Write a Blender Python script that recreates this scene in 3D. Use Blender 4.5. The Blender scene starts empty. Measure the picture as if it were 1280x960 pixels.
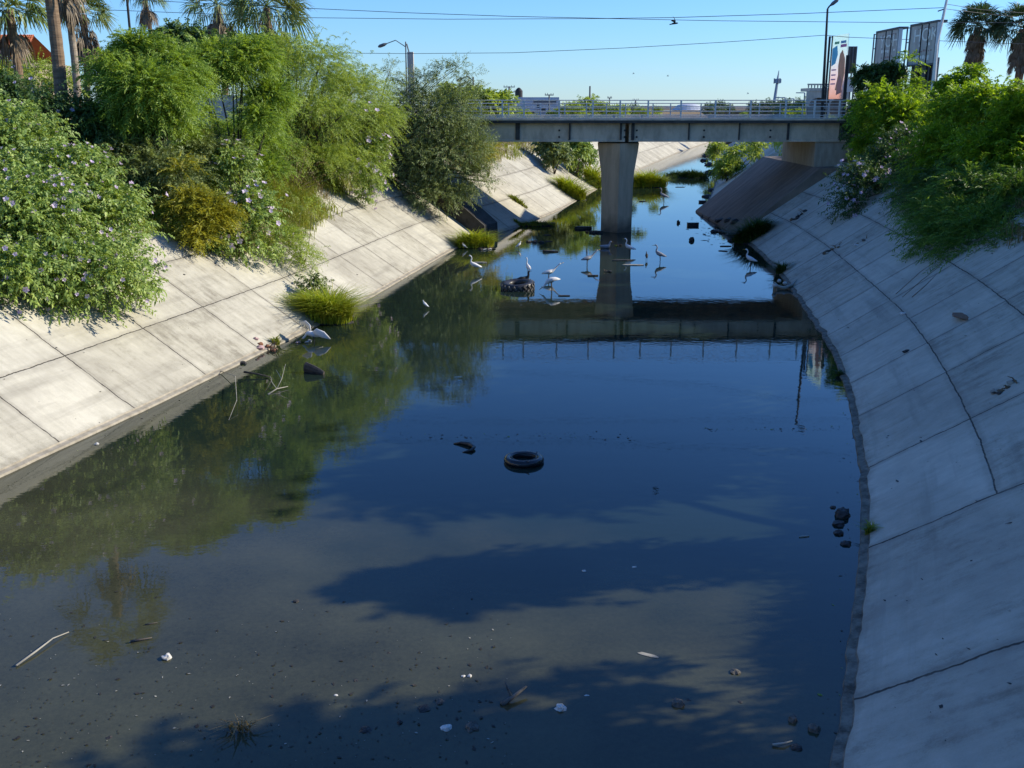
import bpy, math, random
import numpy as np
from mathutils import Vector, Matrix, Quaternion, noise as mnoise

R = math.radians
random.seed(7)
SC = bpy.context.scene
COL = SC.collection

# ------------------------------------------------------------------ camera, world, sun, exposure
CAM_H, F_PX, HORIZON = 7.5, 1280.0, 132.0
PITCH = math.atan((480 - HORIZON) / F_PX)
cam_data = bpy.data.cameras.new("camera")
cam_data.sensor_width = 36.0
cam_data.lens = 36.0 * F_PX / 1280.0
cam_data.clip_start = 0.1
cam_data.clip_end = 12000
cam = bpy.data.objects.new("camera", cam_data)
cam.location = (0, 0, CAM_H)
cam.rotation_euler = (math.pi / 2 - PITCH, 0, 0)
COL.objects.link(cam)
SC.camera = cam

SUN_EL, SUN_AZ = R(28), R(10)                     # azimuth from +x towards +y
world = bpy.data.worlds.new("World")
SC.world = world
world.use_nodes = True
wn = world.node_tree
sky = wn.nodes.new("ShaderNodeTexSky")
sky.sky_type = 'NISHITA'
sky.sun_disc = False
sky.sun_elevation = SUN_EL
sky.sun_rotation = math.pi / 2 - SUN_AZ
sky.air_density = 1.15
sky.dust_density = 0.0
sky.ozone_density = 8.0
bg = wn.nodes["Background"]
bg.inputs[1].default_value = 0.077
tint = wn.nodes.new("ShaderNodeMix")               # clear winter-blue air: shifts the whole dome towards blue
tint.data_type = 'RGBA'; tint.blend_type = 'MULTIPLY'
tint.inputs[0].default_value = 1.0
tint.inputs[7].default_value = (0.66, 0.86, 1.13, 1)
wn.links.new(sky.outputs[0], tint.inputs[6])
wn.links.new(tint.outputs[2], bg.inputs[0])
sun_data = bpy.data.lights.new("sun", 'SUN')
sun_data.energy = 2.6
sun_data.angle = R(0.5)
sun_data.color = (1.0, 0.92, 0.76)
sun = bpy.data.objects.new("sun", sun_data)
SDIR = Vector((math.cos(SUN_AZ) * math.cos(SUN_EL), math.sin(SUN_AZ) * math.cos(SUN_EL), math.sin(SUN_EL)))
sun.rotation_euler = (-SDIR).to_track_quat('-Z', 'Y').to_euler()
sun.location = (40, 20, 60)
COL.objects.link(sun)
SC.view_settings.view_transform = 'Standard'
SC.view_settings.look = 'None'
SC.view_settings.exposure = 1.25
SC.view_settings.gamma = 1.0
SC.view_settings.use_curve_mapping = False
SC.render.engine = 'CYCLES'
SC.cycles.use_denoising = True
SC.cycles.max_bounces = 6
SC.cycles.diffuse_bounces = 3
SC.cycles.glossy_bounces = 3
SC.cycles.transmission_bounces = 3
SC.cycles.caustics_reflective = False
SC.cycles.caustics_refractive = False

# ------------------------------------------------------------------ measuring: photograph pixel -> place in the world
_c, _s = math.cos(PITCH), math.sin(PITCH)
def ray(px, py):
    u = (px - 640) / F_PX
    v = (480 - py) / F_PX
    return Vector((u, _c + _s * v, -_s + _c * v))
def at(px, py, z=0.0):
    d = ray(px, py)
    t = (z - CAM_H) / d.z
    return Vector((d.x * t, d.y * t, z))
def aty(px, py, Y):
    d = ray(px, py)
    t = Y / d.y
    return Vector((d.x * t, Y, CAM_H + d.z * t))
def mpp(Y, z=4.0):                                 # metres per photograph pixel at depth Y
    return (Y * _c + (CAM_H - z) * _s) / F_PX

LT = [(-14.5, 4), (-12.6, 12), (-10.75, 20.0), (-9.35, 25.0), (-8.15, 30), (-6.95, 35), (-5.85, 40), (-4.8, 46), (-3.3, 54.5),
      (-1.9, 60), (0.45, 66), (3.6, 77), (8.2, 98), (15.5, 127), (28., 175), (44, 230), (60, 280)]
RT = [(1.2, 4), (3.6, 10), (5.3, 14.4), (6.45, 17.5), (7.4, 20.5), (8.9, 26), (10.1, 31.4), (11.3, 39.5), (12.4, 47.5),
      (13.2, 55.9), (13.4, 66), (13.9, 75.5), (17.0, 89), (21.4, 109), (29, 150), (36, 182), (48, 225), (66, 280)]
def interp(T, y):
    a, b = T[0], T[1]
    for a, b in zip(T, T[1:]):
        if b[1] >= y:
            break
    t = (y - a[1]) / (b[1] - a[1])
    return a[0] + (b[0] - a[0]) * t
def toe(T, y):                                     # smoothed toe line
    return (interp(T, y - 1.5) + interp(T, y) * 2 + interp(T, y + 1.5)) / 4
def toe_dir(T, y):
    m = (toe(T, y + 2) - toe(T, y - 2)) / 4
    v = Vector((m, 1, 0))
    return v.normalized()
K = 0.67
def bank_height(s):
    if s < 0: return 0.0
    if s < 6.3: return K * s
    if s < 9.6: return 4.22 + (s - 6.3) * 0.63
    return 6.3
def surf(side, y, s):                              # point on a bank: toe at y, horizontal distance s from it
    T = LT if side < 0 else RT
    d = toe_dir(T, y)
    n = Vector((-d.y, d.x, 0)) if side < 0 else Vector((d.y, -d.x, 0))
    p = Vector((toe(T, y), y, 0)) + n * s
    p.z = bank_height(s)
    return p
def zat(x, y):
    xl, xr = toe(LT, max(2, min(y, 278))), toe(RT, max(2, min(y, 278)))
    if x < xl: return bank_height((xl - x) * toe_dir(LT, y).y)
    if x > xr: return bank_height((x - xr) * toe_dir(RT, y).y)
    return 0.0
def hit(px, py):                                   # where the view ray meets the banks, ground or water
    d = ray(px, py)
    t = 8.0
    while t < 260:
        p = Vector((0, 0, CAM_H)) + d * t
        if p.z <= zat(p.x, p.y):
            return p
        t += 0.05
    return Vector((0, 0, CAM_H)) + d * t

# ------------------------------------------------------------------ materials
def new_mat(name):
    m = bpy.data.materials.new(name)
    m.use_nodes = True
    nt = m.node_tree
    return m, nt, nt.nodes["Principled BSDF"]
def N(nt, kind, **kw):
    n = nt.nodes.new(kind)
    for k, v in kw.items():
        setattr(n, k, v)
    return n
def pm(name, c1, c2=None, scale=4.0, rough=0.8, bump=0.0, metal=0.0, spec=0.3, detail=6, stretch=None, contrast=(0.35, 0.65)):
    m, nt, b = new_mat(name)
    c2 = c2 or tuple(x * 0.75 for x in c1)
    tc = N(nt, "ShaderNodeTexCoord")
    src = tc.outputs["Object"]
    if stretch:
        mp = N(nt, "ShaderNodeMapping")
        mp.inputs["Scale"].default_value = stretch
        nt.links.new(src, mp.inputs[0]); src = mp.outputs[0]
    no = N(nt, "ShaderNodeTexNoise")
    no.inputs["Scale"].default_value = scale
    no.inputs["Detail"].default_value = detail
    no.inputs["Roughness"].default_value = 0.65
    nt.links.new(src, no.inputs["Vector"])
    rp = N(nt, "ShaderNodeValToRGB")
    rp.color_ramp.elements[0].position = contrast[0]; rp.color_ramp.elements[0].color = (*c1, 1)
    rp.color_ramp.elements[1].position = contrast[1]; rp.color_ramp.elements[1].color = (*c2, 1)
    nt.links.new(no.outputs[0], rp.inputs[0])
    nt.links.new(rp.outputs[0], b.inputs["Base Color"])
    b.inputs["Roughness"].default_value = rough
    b.inputs["Metallic"].default_value = metal
    b.inputs["Specular IOR Level"].default_value = spec
    if bump:
        bp = N(nt, "ShaderNodeBump")
        bp.inputs["Strength"].default_value = bump
        bp.inputs["Distance"].default_value = 0.05
        nt.links.new(no.outputs[0], bp.inputs["Height"])
        nt.links.new(bp.outputs[0], b.inputs["Normal"])
    return m
def leaf_mat(name, cols, trans=0.38, tint=(1.35, 1.25, 0.55), rough=0.5):
    m, nt, b = new_mat(name)
    geo = N(nt, "ShaderNodeNewGeometry")
    tc = N(nt, "ShaderNodeTexCoord")
    no = N(nt, "ShaderNodeTexNoise")
    no.inputs["Scale"].default_value = 0.9
    no.inputs["Detail"].default_value = 2
    nt.links.new(tc.outputs["Object"], no.inputs["Vector"])
    ad = N(nt, "ShaderNodeMath", operation='MULTIPLY_ADD')
    nt.links.new(no.outputs[0], ad.inputs[0]); ad.inputs[1].default_value = 1.1
    nt.links.new(geo.outputs["Random Per Island"], ad.inputs[2])
    mu = N(nt, "ShaderNodeMath", operation='MULTIPLY_ADD')
    nt.links.new(ad.outputs[0], mu.inputs[0]); mu.inputs[1].default_value = 0.62; mu.inputs[2].default_value = -0.15
    rp = N(nt, "ShaderNodeValToRGB")
    els = rp.color_ramp.elements
    while len(els) < len(cols): els.new(0.5)
    for i, c in enumerate(cols):
        els[i].position = i / (len(cols) - 1); els[i].color = (*c, 1)
    nt.links.new(mu.outputs[0], rp.inputs[0])
    nt.links.new(rp.outputs[0], b.inputs["Base Color"])
    b.inputs["Roughness"].default_value = rough
    b.inputs["Specular IOR Level"].default_value = 0.35
    tr = N(nt, "ShaderNodeBsdfTranslucent")
    mx = N(nt, "ShaderNodeMix", data_type='RGBA', blend_type='MULTIPLY')
    mx.inputs[0].default_value = 1.0
    nt.links.new(rp.outputs[0], mx.inputs[6]); mx.inputs[7].default_value = (*tint, 1)
    nt.links.new(mx.outputs[2], tr.inputs[0])
    ms = N(nt, "ShaderNodeMixShader")
    ms.inputs[0].default_value = trans
    nt.links.new(b.outputs[0], ms.inputs[1]); nt.links.new(tr.outputs[0], ms.inputs[2])
    nt.links.new(ms.outputs[0], nt.nodes["Material Output"].inputs[0])
    return m

def concrete_mat():
    m, nt, b = new_mat("canal_concrete")
    L = nt.links.new
    uv = N(nt, "ShaderNodeUVMap"); uv.uv_map = "UVMap"
    tc = N(nt, "ShaderNodeTexCoord")
    def noise(scale, detail=5, vec=None, rough=0.6):
        n = N(nt, "ShaderNodeTexNoise"); n.inputs["Scale"].default_value = scale
        n.inputs["Detail"].default_value = detail; n.inputs["Roughness"].default_value = rough
        L(vec or tc.outputs["Object"], n.inputs["Vector"]); return n.outputs[0]
    def math_(op, a, bb, c=None, clamp=False):
        n = N(nt, "ShaderNodeMath", operation=op); n.use_clamp = clamp
        for i, v in enumerate((a, bb, c)):
            if v is None: continue
            if isinstance(v, (int, float)): n.inputs[i].default_value = v
            else: L(v, n.inputs[i])
        return n.outputs[0]
    sep = N(nt, "ShaderNodeSeparateXYZ"); L(uv.outputs[0], sep.inputs[0])
    wob = noise(1.6, 3)
    wobc = math_('MULTIPLY_ADD', wob, 0.036, -0.018)
    fine = noise(9.0, 4)
    wobf = math_('MULTIPLY_ADD', fine, 0.016, -0.008)
    off = math_('ADD', wobc, wobf)
    U = math_('ADD', sep.outputs[0], off); V = math_('ADD', sep.outputs[1], off)
    def joint(c, size, half):
        f = math_('FRACT', c, 0.0)
        d = math_('MINIMUM', f, math_('SUBTRACT', 1.0, f))
        d = math_('MULTIPLY', d, size)
        mr = N(nt, "ShaderNodeMapRange"); mr.interpolation_type = 'SMOOTHSTEP'
        mr.inputs[1].default_value = half * 0.55; mr.inputs[2].default_value = half * 1.7
        mr.inputs[3].default_value = 1; mr.inputs[4].default_value = 0
        L(d, mr.inputs[0]); return mr.outputs[0]
    ju = joint(U, 3.3, 0.016); jv = joint(V, 2.3, 0.014)
    # faint halo of grime along the joints
    hu = joint(U, 3.3, 0.10); hv = joint(V, 2.3, 0.10)
    J = math_('MAXIMUM', ju, jv)
    breaks = N(nt, "ShaderNodeMapRange"); breaks.inputs[1].default_value = 0.30; breaks.inputs[2].default_value = 0.48
    L(noise(0.9, 3), breaks.inputs[0])
    J = math_('MULTIPLY', J, math_('MULTIPLY_ADD', breaks.outputs[0], 0.55, 0.45))
    Hh = math_('MULTIPLY', math_('MAXIMUM', hu, hv), noise(5.0, 4))
    fl = N(nt, "ShaderNodeCombineXYZ")
    L(math_('FLOOR', sep.outputs[0], 0.0), fl.inputs[0]); L(math_('FLOOR', sep.outputs[1], 0.0), fl.inputs[1])
    wnz = N(nt, "ShaderNodeTexWhiteNoise"); wnz.noise_dimensions = '2D'; L(fl.outputs[0], wnz.inputs["Vector"])
    # colour: broad mottling + streaks running down the slope + speckle
    st = N(nt, "ShaderNodeMapping"); st.inputs["Scale"].default_value = (9.0, 0.5, 1.0); L(uv.outputs[0], st.inputs[0])
    streak = noise(2.2, 5, st.outputs[0])
    broad = noise(0.55, 6); mid = noise(2.6, 7, rough=0.7); grain = noise(38.0, 4, rough=0.75)
    t = math_('MULTIPLY', broad, 0.34)
    t = math_('MULTIPLY_ADD', mid, 0.36, t)
    t = math_('MULTIPLY_ADD', streak, 0.26, t)
    t = math_('MULTIPLY_ADD', grain, 0.16, t)
    t = math_('MULTIPLY_ADD', wnz.outputs[0], 0.13, t)
    rp = N(nt, "ShaderNodeValToRGB"); els = rp.color_ramp.elements
    els[0].position = 0.43; els[0].color = (0.20, 0.178, 0.132, 1)
    e = els.new(0.585); e.color = (0.455, 0.425, 0.335, 1)
    els[-1].position = 0.78; els[-1].color = (0.60, 0.565, 0.455, 1)
    L(t, rp.inputs[0])
    def mix(fac, a, col):
        n = N(nt, "ShaderNodeMix", data_type='RGBA'); L(fac, n.inputs[0]); L(a, n.inputs[6]); n.inputs[7].default_value = (*col, 1); return n.outputs[2]
    colr = mix(math_('MULTIPLY', Hh, 0.55), rp.outputs[0], (0.20, 0.175, 0.14))
    blot = N(nt, "ShaderNodeMapRange"); blot.inputs[1].default_value = 0.50; blot.inputs[2].default_value = 0.68
    L(noise(0.23, 5, rough=0.62), blot.inputs[0])
    colr = mix(math_('MULTIPLY', blot.outputs[0], 0.42), colr, (0.235, 0.21, 0.165))
    sm = N(nt, "ShaderNodeMapping"); sm.inputs["Scale"].default_value = (0.35, 2.6, 1.0); L(uv.outputs[0], sm.inputs[0])
    smear = N(nt, "ShaderNodeMapRange"); smear.inputs[1].default_value = 0.54; smear.inputs[2].default_value = 0.70
    L(noise(1.6, 5, sm.outputs[0]), smear.inputs[0])
    colr = mix(math_('MULTIPLY', smear.outputs[0], 0.40), colr, (0.22, 0.20, 0.16))
    pale = N(nt, "ShaderNodeMapRange"); pale.inputs[1].default_value = 0.60; pale.inputs[2].default_value = 0.72
    L(noise(1.15, 8, rough=0.75), pale.inputs[0])
    colr = mix(math_('MULTIPLY', pale.outputs[0], 0.35), colr, (0.66, 0.63, 0.53))
    # rusty and black drips from the top edge
    dr = N(nt, "ShaderNodeMapping"); dr.inputs["Scale"].default_value = (14.0, 0.28, 1.0); L(uv.outputs[0], dr.inputs[0])
    drip = N(nt, "ShaderNodeMapRange"); drip.inputs[1].default_value = 0.56; drip.inputs[2].default_value = 0.72
    L(noise(2.4, 3, dr.outputs[0]), drip.inputs[0])
    hv_ = N(nt, "ShaderNodeMapRange"); hv_.inputs[1].default_value = 1.4; hv_.inputs[2].default_value = 2.9; L(sep.outputs[1], hv_.inputs[0])
    colr = mix(math_('MULTIPLY', math_('MULTIPLY', drip.outputs[0], hv_.outputs[0]), 0.75), colr, (0.17, 0.135, 0.09))
    # tide mark: damp, algae-stained foot
    wet = N(nt, "ShaderNodeMapRange"); wet.inputs[1].default_value = 0.02; wet.inputs[2].default_value = 0.14
    wet.inputs[3].default_value = 1; wet.inputs[4].default_value = 0
    L(math_('ADD', sep.outputs[1], math_('MULTIPLY_ADD', mid, 0.22, -0.11)), wet.inputs[0])
    colr = mix(math_('MULTIPLY', wet.outputs[0], 0.6), colr, (0.21, 0.19, 0.145))
    colr = mix(math_('MULTIPLY', J, 0.93), colr, (0.045, 0.040, 0.033))
    # small dark pits and lichen spots
    vor = N(nt, "ShaderNodeTexVoronoi"); vor.inputs["Scale"].default_value = 1.9; L(tc.outputs["Object"], vor.inputs["Vector"])
    pit = N(nt, "ShaderNodeMapRange"); pit.inputs[1].default_value = 0.018; pit.inputs[2].default_value = 0.045
    pit.inputs[3].default_value = 1; pit.inputs[4].default_value = 0; L(vor.outputs["Distance"], pit.inputs[0])
    colr = mix(math_('MULTIPLY', pit.outputs[0], 0.8), colr, (0.06, 0.055, 0.05))
    L(colr, b.inputs["Base Color"])
    b.inputs["Roughness"].default_value = 0.88
    b.inputs["Specular IOR Level"].default_value = 0.25
    hgt = math_('MULTIPLY_ADD', grain, 0.25, math_('MULTIPLY', mid, 0.5))
    hgt = math_('SUBTRACT', hgt, math_('MULTIPLY', J, 1.5))
    bp = N(nt, "ShaderNodeBump"); bp.inputs["Strength"].default_value = 0.45; bp.inputs["Distance"].default_value = 0.03
    L(hgt, bp.inputs["Height"]); L(bp.outputs[0], b.inputs["Normal"])
    return m

def water_mat():
    m, nt, b = new_mat("murky_water")
    L = nt.links.new
    tc = N(nt, "ShaderNodeTexCoord")
    def noise(scale, detail, st=(1, 1, 1), rough=0.55):
        mp = N(nt, "ShaderNodeMapping"); mp.inputs["Scale"].default_value = st; L(tc.outputs["Object"], mp.inputs[0])
        n = N(nt, "ShaderNodeTexNoise"); n.inputs["Scale"].default_value = scale; n.inputs["Detail"].default_value = detail
        n.inputs["Roughness"].default_value = rough
        L(mp.outputs[0], n.inputs["Vector"]); return n.outputs[0]
    # silt: broad clouds and a fine grain of bed material seen through the shallow water
    rp = N(nt, "ShaderNodeValToRGB"); els = rp.color_ramp.elements
    els[0].position = 0.36; els[0].color = (0.022, 0.025, 0.015, 1)
    els[1].position = 0.64; els[1].color = (0.088, 0.090, 0.050, 1)
    mx = N(nt, "ShaderNodeMix", data_type='FLOAT'); mx.inputs[0].default_value = 0.55
    L(noise(0.35, 5), mx.inputs[2]); L(noise(11.0, 10, rough=0.95), mx.inputs[3])
    L(mx.outputs[0], rp.inputs[0])
    sp = N(nt, "ShaderNodeSeparateXYZ"); L(tc.outputs["Object"], sp.inputs[0])
    def mth(op, a, bb, c=None):
        n = N(nt, "ShaderNodeMath", operation=op)
        for i, v in enumerate((a, bb, c)):
            if v is None: continue
            if isinstance(v, (int, float)): n.inputs[i].default_value = v
            else: L(v, n.inputs[i])
        return n.outputs[0]
    dist = mth('MULTIPLY_ADD', sp.outputs[0], 0.55, sp.outputs[1])          # silt bank: shallow at the near left, dropping off to the right and up the canal
    dist = mth('MULTIPLY_ADD', noise(0.25, 4), 9.0, dist)
    mr = N(nt, "ShaderNodeMapRange"); mr.interpolation_type = 'SMOOTHSTEP'; mr.inputs[1].default_value = 16.5; mr.inputs[2].default_value = 23.5
    mr.inputs[3].default_value = 1.0; mr.inputs[4].default_value = 0.0; L(dist, mr.inputs[0])
    deep = N(nt, "ShaderNodeMix", data_type='RGBA'); L(mr.outputs[0], deep.inputs[0]); deep.inputs[6].default_value = (0.014, 0.025, 0.018, 1)
    L(rp.outputs[0], deep.inputs[7])
    L(deep.outputs[2], b.inputs["Base Color"])
    b.inputs["Roughness"].default_value = 0.015
    b.inputs["IOR"].default_value = 1.38
    b.inputs["Specular IOR Level"].default_value = 0.5
    bp = N(nt, "ShaderNodeBump"); bp.inputs["Strength"].default_value = 0.10; bp.inputs["Distance"].default_value = 0.02
    ad = N(nt, "ShaderNodeMath", operation='MULTIPLY_ADD'); ad.inputs[1].default_value = 0.45
    L(noise(5.5, 2, (0.6, 1.0, 1)), ad.inputs[0]); L(noise(1.1, 3, (0.5, 1.0, 1)), ad.inputs[2])
    L(ad.outputs[0], bp.inputs["Height"]); L(bp.outputs[0], b.inputs["Normal"])
    return m

M = {}
M['concrete'] = concrete_mat()
M['water'] = water_mat()
M['soil'] = pm("dry_soil", (0.17, 0.12, 0.075), (0.10, 0.085, 0.045), 1.6, 0.95, 0.6)
M['asphalt'] = pm("asphalt", (0.055, 0.055, 0.055), (0.04, 0.04, 0.042), 6, 0.9, 0.2)
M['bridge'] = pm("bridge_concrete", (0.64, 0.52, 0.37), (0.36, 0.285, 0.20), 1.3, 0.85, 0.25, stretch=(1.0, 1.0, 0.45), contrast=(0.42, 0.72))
M['bridge_dark'] = pm("dark_concrete", (0.045, 0.042, 0.038), (0.085, 0.08, 0.07), 2.5, 0.9, 0.2)
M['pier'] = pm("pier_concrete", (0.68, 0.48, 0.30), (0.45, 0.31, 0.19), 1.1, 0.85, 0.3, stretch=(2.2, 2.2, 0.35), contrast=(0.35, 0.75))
M['apron'] = pm('stained_apron_concrete', (0.26, 0.205, 0.155), (0.13, 0.105, 0.08), 1.2, 0.9, 0.3, stretch=(0.5, 2.2, 0.5), contrast=(0.35, 0.7))
def tide_mark(m, z0, z1, col):
    nt = m.node_tree; b = nt.nodes["Principled BSDF"]
    src = b.inputs["Base Color"].links[0].from_socket
    tc = N(nt, "ShaderNodeTexCoord"); sp = N(nt, "ShaderNodeSeparateXYZ"); nt.links.new(tc.outputs["Object"], sp.inputs[0])
    no = N(nt, "ShaderNodeTexNoise"); no.inputs["Scale"].default_value = 1.4; no.inputs["Detail"].default_value = 5; nt.links.new(tc.outputs["Object"], no.inputs["Vector"])
    ad = N(nt, "ShaderNodeMath", operation='MULTIPLY_ADD'); nt.links.new(no.outputs[0], ad.inputs[0]); ad.inputs[1].default_value = -1.6; nt.links.new(sp.outputs[2], ad.inputs[2])
    mr = N(nt, "ShaderNodeMapRange"); mr.inputs[1].default_value = z0 - .8; mr.inputs[2].default_value = z1 - .8; mr.inputs[3].default_value = .85; mr.inputs[4].default_value = 0
    nt.links.new(ad.outputs[0], mr.inputs[0])
    mx = N(nt, "ShaderNodeMix", data_type='RGBA'); nt.links.new(mr.outputs[0], mx.inputs[0]); nt.links.new(src, mx.inputs[6]); mx.inputs[7].default_value = (*col, 1)
    nt.links.new(mx.outputs[2], b.inputs["Base Color"])
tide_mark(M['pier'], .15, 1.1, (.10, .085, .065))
M['abutment'] = pm("abutment_concrete", (0.42, 0.36, 0.27), (0.30, 0.25, 0.18), 1.5, 0.85, 0.2, stretch=(2, 2, 0.5))
M['rail'] = pm("galvanised_rail", (0.70, 0.68, 0.63), (0.52, 0.50, 0.46), 9, 0.55, metal=0.0)
M['black_metal'] = pm("black_painted_steel", (0.022, 0.021, 0.02), (0.035, 0.03, 0.027), 6, 0.5)
M['grey_metal'] = pm("grey_steel", (0.20, 0.20, 0.20), (0.13, 0.13, 0.13), 5, 0.6, metal=0.3)
M['sheet'] = pm("weathered_sheet", (0.60, 0.535, 0.45), (0.40, 0.355, 0.30), 2.2, 0.75, 0.1, stretch=(1, 1, 0.4), contrast=(0.35, 0.7))
M['sheet_dark'] = pm("weathered_dark_sheet", (0.17, 0.16, 0.145), (0.10, 0.095, 0.085), 3.0, 0.8, 0.1, stretch=(3, 3, 0.4))
M['letter'] = pm("faded_letter", (0.92, 0.90, 0.80), (0.80, 0.77, 0.66), 4.5, 0.8)
M['letter_red'] = pm("faded_pink_band", (0.42, 0.25, 0.21), (0.33, 0.22, 0.19), 3, 0.8)
M['white'] = pm("white_paint", (0.78, 0.77, 0.74), (0.66, 0.65, 0.62), 2, 0.75)
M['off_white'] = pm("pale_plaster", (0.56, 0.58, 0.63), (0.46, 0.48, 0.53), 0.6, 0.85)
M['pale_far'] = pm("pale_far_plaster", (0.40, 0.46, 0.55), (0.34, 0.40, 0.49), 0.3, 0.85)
M['tower'] = pm("haze_toned_steel", (0.30, 0.37, 0.44), (0.25, 0.31, 0.38), 0.3, 0.7)  # pale blue-grey: distance haze mixed into the steel colour
M['glass'] = pm("dark_window", (0.03, 0.04, 0.055), (0.05, 0.06, 0.08), 1, 0.12, spec=0.5)
M['tile'] = pm("terracotta_tile", (0.42, 0.13, 0.055), (0.30, 0.085, 0.04), 3, 0.8, 0.2)
M['bark'] = pm("bark", (0.105, 0.078, 0.052), (0.05, 0.038, 0.028), 7, 0.9, 0.7, stretch=(2, 2, 0.5))
M['palm_bark'] = pm("palm_bark", (0.27, 0.185, 0.115), (0.15, 0.098, 0.06), 3.5, 0.9, 0.7, stretch=(0.6, 0.6, 4.5))
M['palm_bark_pale'] = pm("pale_palm_bark", (0.40, 0.33, 0.25), (0.27, 0.21, 0.15), 3.5, 0.9, 0.6, stretch=(0.6, 0.6, 4.5))
M['twig'] = pm("dry_twig", (0.24, 0.17, 0.10), (0.13, 0.09, 0.055), 8, 0.9)
M['driftwood'] = pm("wet_driftwood", (0.10, 0.085, 0.07), (0.045, 0.038, 0.032), 7, 0.6, 0.4)
M['pale_wood'] = pm("bleached_board", (0.42, 0.40, 0.33), (0.27, 0.25, 0.20), 5, 0.7, 0.2)
M['mud'] = pm("black_mud", (0.045, 0.040, 0.034), (0.022, 0.020, 0.018), 4, 0.7, 0.6)
M['rock'] = pm("wet_rock", (0.16, 0.145, 0.12), (0.065, 0.06, 0.05), 9, 0.7, 0.7)
M['dark_rock'] = pm("dark_wet_rock", (0.055, 0.05, 0.046), (0.025, 0.023, 0.022), 9, 0.55, 0.7)
M['foam'] = pm("dirty_white_foam", (0.72, 0.70, 0.64), (0.45, 0.42, 0.36), 9, 0.7, 0.4)
M['rust_trash'] = pm("orange_brown_scrap", (0.36, 0.17, 0.08), (0.2, 0.09, 0.05), 9, 0.7, 0.3)
M['pink_bag'] = pm("pinkish_bag", (0.62, 0.42, 0.38), (0.45, 0.28, 0.25), 6, 0.5, 0.3)
M['rubber'] = pm("old_rubber", (0.020, 0.020, 0.021), (0.040, 0.037, 0.034), 8, 0.42, 0.3, spec=0.5)
M['rubber_pale'] = pm("dusty_rubber", (0.20, 0.185, 0.16), (0.10, 0.09, 0.08), 8, 0.7, 0.3)
M['inner_rubber'] = pm("wet_inner_tube", (0.012, 0.012, 0.013), (0.02, 0.02, 0.02), 8, 0.25, 0.1, spec=0.5)
M['feather_white'] = pm("white_feather", (0.80, 0.79, 0.76), (0.70, 0.69, 0.66), 12, 0.8)
M['feather_grey'] = pm("grey_feather", (0.33, 0.34, 0.36), (0.24, 0.25, 0.27), 12, 0.8)
M['feather_black'] = pm("black_feather", (0.014, 0.014, 0.015), (0.025, 0.023, 0.022), 12, 0.6)
M['beak'] = pm("yellow_beak", (0.62, 0.36, 0.05), (0.5, 0.28, 0.04), 12, 0.5)
M['leg_dark'] = pm("dark_leg", (0.03, 0.03, 0.028), (0.05, 0.045, 0.04), 12, 0.6)
M['wire'] = pm("power_cable", (0.06, 0.075, 0.09), (0.05, 0.06, 0.075), 1, 0.6)
M['flower'] = leaf_mat("lilac_petal", [(0.62, 0.44, 0.66), (0.74, 0.60, 0.76), (0.80, 0.72, 0.80)], 0.3, (1.1, 1.0, 1.1))
M['broad'] = leaf_mat("broad_leaf", [(0.104, 0.183, 0.043), (0.198, 0.302, 0.063), (0.320, 0.428, 0.106), (0.509, 0.584, 0.195)], 0.30)
M['feathery'] = leaf_mat("feathery_leaf", [(0.097, 0.177, 0.026), (0.186, 0.296, 0.040), (0.282, 0.407, 0.058), (0.403, 0.503, 0.105)], 0.40)
M['mesquite'] = leaf_mat("mesquite_leaf", [(0.137, 0.215, 0.032), (0.243, 0.341, 0.051), (0.347, 0.444, 0.082), (0.465, 0.541, 0.141)], 0.40)
M['willow'] = leaf_mat("grey_green_leaf", [(0.078, 0.116, 0.039), (0.142, 0.193, 0.062), (0.238, 0.298, 0.104), (0.364, 0.419, 0.168)], 0.25)
M['lush'] = leaf_mat("lush_leaf", [(0.072, 0.141, 0.016), (0.149, 0.267, 0.021), (0.252, 0.380, 0.032), (0.376, 0.493, 0.060)], 0.50, (1.5, 1.4, 0.4))
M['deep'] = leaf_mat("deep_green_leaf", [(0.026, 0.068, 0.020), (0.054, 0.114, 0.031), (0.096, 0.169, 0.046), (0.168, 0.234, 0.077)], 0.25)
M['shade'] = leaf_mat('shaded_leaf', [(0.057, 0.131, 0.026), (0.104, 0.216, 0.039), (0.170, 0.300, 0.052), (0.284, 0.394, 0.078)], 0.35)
M['yellow'] = leaf_mat("yellow_leaf", [(.20,.23,.025),(.33,.34,.03),(.47,.43,.04)], 0.35, (1.3, 1.1, 0.4))
M['grass'] = leaf_mat("grass_blade", [(0.119, 0.183, 0.025), (0.206, 0.261, 0.034), (0.316, 0.332, 0.056), (0.428, 0.380, 0.095)], 0.35)
M['reed'] = leaf_mat("reed_blade", [(0.176, 0.278, 0.023), (0.312, 0.409, 0.036), (0.447, 0.483, 0.048), (0.542, 0.483, 0.071)], 0.35)
M['dark_reed'] = leaf_mat("dark_reed_blade", [(0.025, 0.06, 0.012), (0.045, 0.095, 0.016), (0.07, 0.12, 0.025)], 0.3)
M['drygrass'] = leaf_mat("dry_grass_blade", [(0.16, 0.12, 0.05), (0.25, 0.19, 0.085), (0.33, 0.26, 0.13)], 0.3, (1.1, 1.0, 0.7))
M['frond'] = leaf_mat("palm_frond", [(0.068, 0.125, 0.034), (0.129, 0.198, 0.049), (0.223, 0.269, 0.078), (0.411, 0.394, 0.156)], 0.2)
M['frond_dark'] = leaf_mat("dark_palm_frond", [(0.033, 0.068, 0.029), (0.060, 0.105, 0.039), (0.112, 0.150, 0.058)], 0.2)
M['dead'] = leaf_mat("dead_frond", [(0.13, 0.09, 0.05), (0.20, 0.145, 0.085), (0.29, 0.22, 0.14)], 0.15, (1.1, 1.0, 0.8))

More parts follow.
